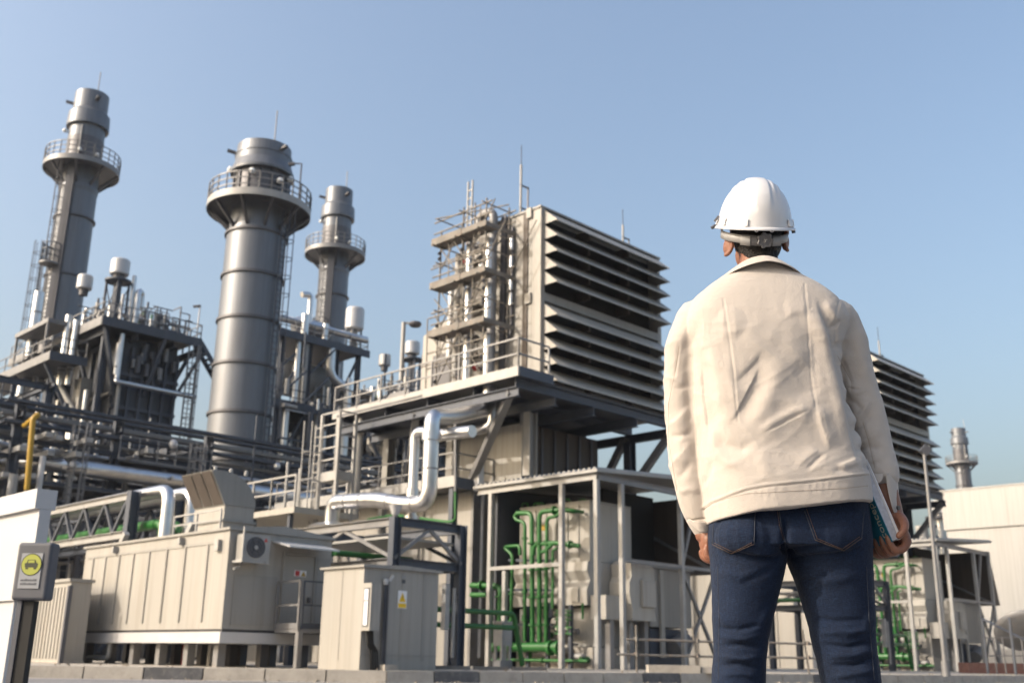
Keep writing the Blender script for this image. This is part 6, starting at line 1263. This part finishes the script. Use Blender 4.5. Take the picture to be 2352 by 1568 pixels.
for deg, w_, m_ in ((-27, .010, HATW), (-68, .016, HATW), (52, .034, HATW), (68, .014, HATW), (-100, .02, HATW), (100, .02, HATW)):
    p, q = on_hat(deg, .004), on_hat(deg+.5, .004); d_ = (q-p).normalized(); n_ = Vector((d_.y, -d_.x, 0))
    lg_ = MB(); a_, b_ = p-d_*w_/2, p+d_*w_/2; lg_.hexa([a_-n_*.004, b_-n_*.004, b_+n_*.0035, a_+n_*.0035, a_-n_*.004+EZ*.022, b_-n_*.004+EZ*.022, b_-n_*.0005+EZ*.020, a_-n_*.0005+EZ*.020]); o = lg_.build('accessory_lug', m_, hat); v_ = o.modifiers.new('b', 'BEVEL'); v_.width = .002; v_.segments = 2
for deg in (-12, 12):
    p = on_hat(deg, -.006, -.004); tb_ = MB(); tb_.tube([p+Vector((0, -.001, .0)), p+Vector((0, .003, 0))], .0055, 12); tb_.build('strap_tab', HATW, hat); MB().tube([p+Vector((0, -.0016, -.001)), p+Vector((0, -.0008, -.001))], .002, 8).build('tab_hole', BLACK, hat)
sc_ = MB(); p = on_hat(-96, .002, .004); sc_.bar(p, p+Vector((-.012, -.004, -.008)), .008); sc_.bar(p+Vector((-.004, -.004, .012)), p+Vector((.006, -.012, .028)), .005); sc_.build('chin_strap_clip', SIGNB, hat); p = on_hat(84, -.004, .002); MB().bar(p, p+Vector((.002, -.002, -.012)), .008).build('chin_strap_clip', SIGNB, hat)
def strap(r0x, r0y, z0, z1, d0, d1, name, m_, thick=.0025, tilt=0., oy=0.):
    b_ = MB(); n = 36; vs = []
    for z in (z0, z1):
        for k in range(n+1):
            t = math.radians(d0+(d1-d0)*k/n-90); vs.append(H0+Vector((r0x*math.cos(t), oy+r0y*math.sin(t), z+tilt*math.sin(t))))
    b_.add(vs, [(k, k+1, n+1+k+1, n+1+k) for k in range(n)], True); o = b_.build(name, m_, hat); s_ = o.modifiers.new('t', 'SOLIDIFY'); s_.thickness = thick; s_.offset = 1; return o
sx_, sy_ = rx*.905, .102
strap(sx_, sy_, -.035, -.011, -120, 120, 'headband', STRAPG, .002, .012)
strap(sx_+.0025, sy_+.0025, -.039, -.009, -33, 33, 'ratchet_housing', KNOBG, .004, .012)
for dd in (-27, 25): strap(sx_+.0068, sy_+.0068, -.040, -.013, dd-8, dd+8, 'housing_clip', STRAPG, .0025, .012)
strap(sx_-.004, sy_-.004, -.008, .012, -110, 110, 'inner_band', SIGNB, .002)
kc = H0+Vector((.006, -(sy_+.009), -.0340)); kn_ = MB(); ring_ = []
for k in range(72):
    t = 2*math.pi*k/72; r_ = .0215+.0022*math.cos(7*t); ring_.append((r_*math.cos(t), r_*math.sin(t)))
n = 72; vs = []
for g_, dy in ((1, 0), (1, -.007), (.93, -.009), (.80, -.009), (.78, -.006), (.30, -.006), (.28, -.0085), (.02, -.0085)): vs += [kc+Vector((x*g_, dy, z*g_)) for x, z in ring_]
kn_.add(vs, [(i*n+k, i*n+(k+1) % n, (i+1)*n+(k+1) % n, (i+1)*n+k) for i in range(7) for k in range(n)], False); kn_.build('ratchet_knob', KNOBG, hat)
sp_ = MB()
for k in range(3): t = k*2.094+.5; sp_.bar(kc+Vector((0, -.0087, 0)), kc+Vector((.0055*math.cos(t), -.0087, .0055*math.sin(t))), .0022)
sp_.build('knob_mark', STRAPG, hat)

# ---- book held in the right hand
PAGES = mat('page_edges', (.40, .40, .43), .8, 0, .2, 90); TEAL = mat('teal_cover', (.012, .13, .20), .4, 0, .12, 10)
book = thing('book', 'thick teal paperback held against the thigh in the right hand', 'book', bk1)
B0 = bk1-Ld*BL
def bxm(l0, l1, t0, t1, w0, w1): return [B0+Ld*l+Td*t+Wd_*w_ for w_ in (w0, w1) for l, t in ((l0, t0), (l1, t0), (l1, t1), (l0, t1))]
MB().hexa(bxm(.003, BL-.003, -BT/2+.0012, BT/2-.0092, .002, BW)).build('page_block', PAGES, book)
MB().hexa(bxm(0, BL, -BT/2-.0008, -BT/2+.001, 0, BW+.002)).build('front_cover', TEAL, book); MB().hexa(bxm(0, BL, BT/2-.0088, BT/2-.0076, 0, BW+.002)).build('back_cover', PAPER, book)
pp = thing('paper_folder', 'white stapled papers tucked behind the teal book in the same hand', 'papers', bk1-Ld*.05)
for i in range(4): MB().hexa(bxm(.01+i*.004, BL-.004-.006*i, BT/2-.0068+i*.0018, BT/2-.0058+i*.0018, -.003+.002*i, BW*.95)).build('sheet', PAPER, pp)
fc_ = bpy.data.curves.new('cover_title', 'FONT'); fc_.body = 'conceptual'; fc_.size = .034; fc_.extrude = .0003; fc_.align_x = 'LEFT'
fo = bpy.data.objects.new('cover_title', fc_); C.objects.link(fo); bpy.context.view_layer.update()
tm = bpy.data.meshes.new_from_object(fo.evaluated_get(bpy.context.evaluated_depsgraph_get())); bpy.data.objects.remove(fo)
org = B0+Ld*(BL-.014)-Td*(BT/2+.0012)+Wd_*.012; X_, Y_ = -Ld, Wd_; Zt = X_.cross(Y_)
M4 = Matrix(((X_.x, Y_.x, Zt.x, org.x), (X_.y, Y_.y, Zt.y, org.y), (X_.z, Y_.z, Zt.z, org.z), (0, 0, 0, 1)))
tm.transform(Matrix.Translation(-BASE[book.name]) @ M4); tm.materials.clear(); tm.materials.append(mat('cream_ink', (.45, .44, .36), .6)); to = bpy.data.objects.new('cover_title', tm); C.objects.link(to); to.parent = bpy.data.objects['front_cover']; to.matrix_parent_inverse.identity()

# ================================================================ air
if 1:
    hz_ = MB().wbox(-420, 420, -30, 700, -1, 62)
    hm_ = bpy.data.materials.new('haze_air'); hm_.use_nodes = True; t = hm_.node_tree; t.nodes.remove(t.nodes['Principled BSDF'])
    pv_ = t.nodes.new('ShaderNodeVolumePrincipled'); pv_.inputs['Color'].default_value = (.80, .86, .95, 1); pv_.inputs['Density'].default_value = .0002; pv_.inputs['Anisotropy'].default_value = .3
    t.links.new(pv_.outputs[0], t.nodes['Material Output'].inputs['Volume'])
    ho_ = struct(hz_.build('haze', hm_), 'stuff')
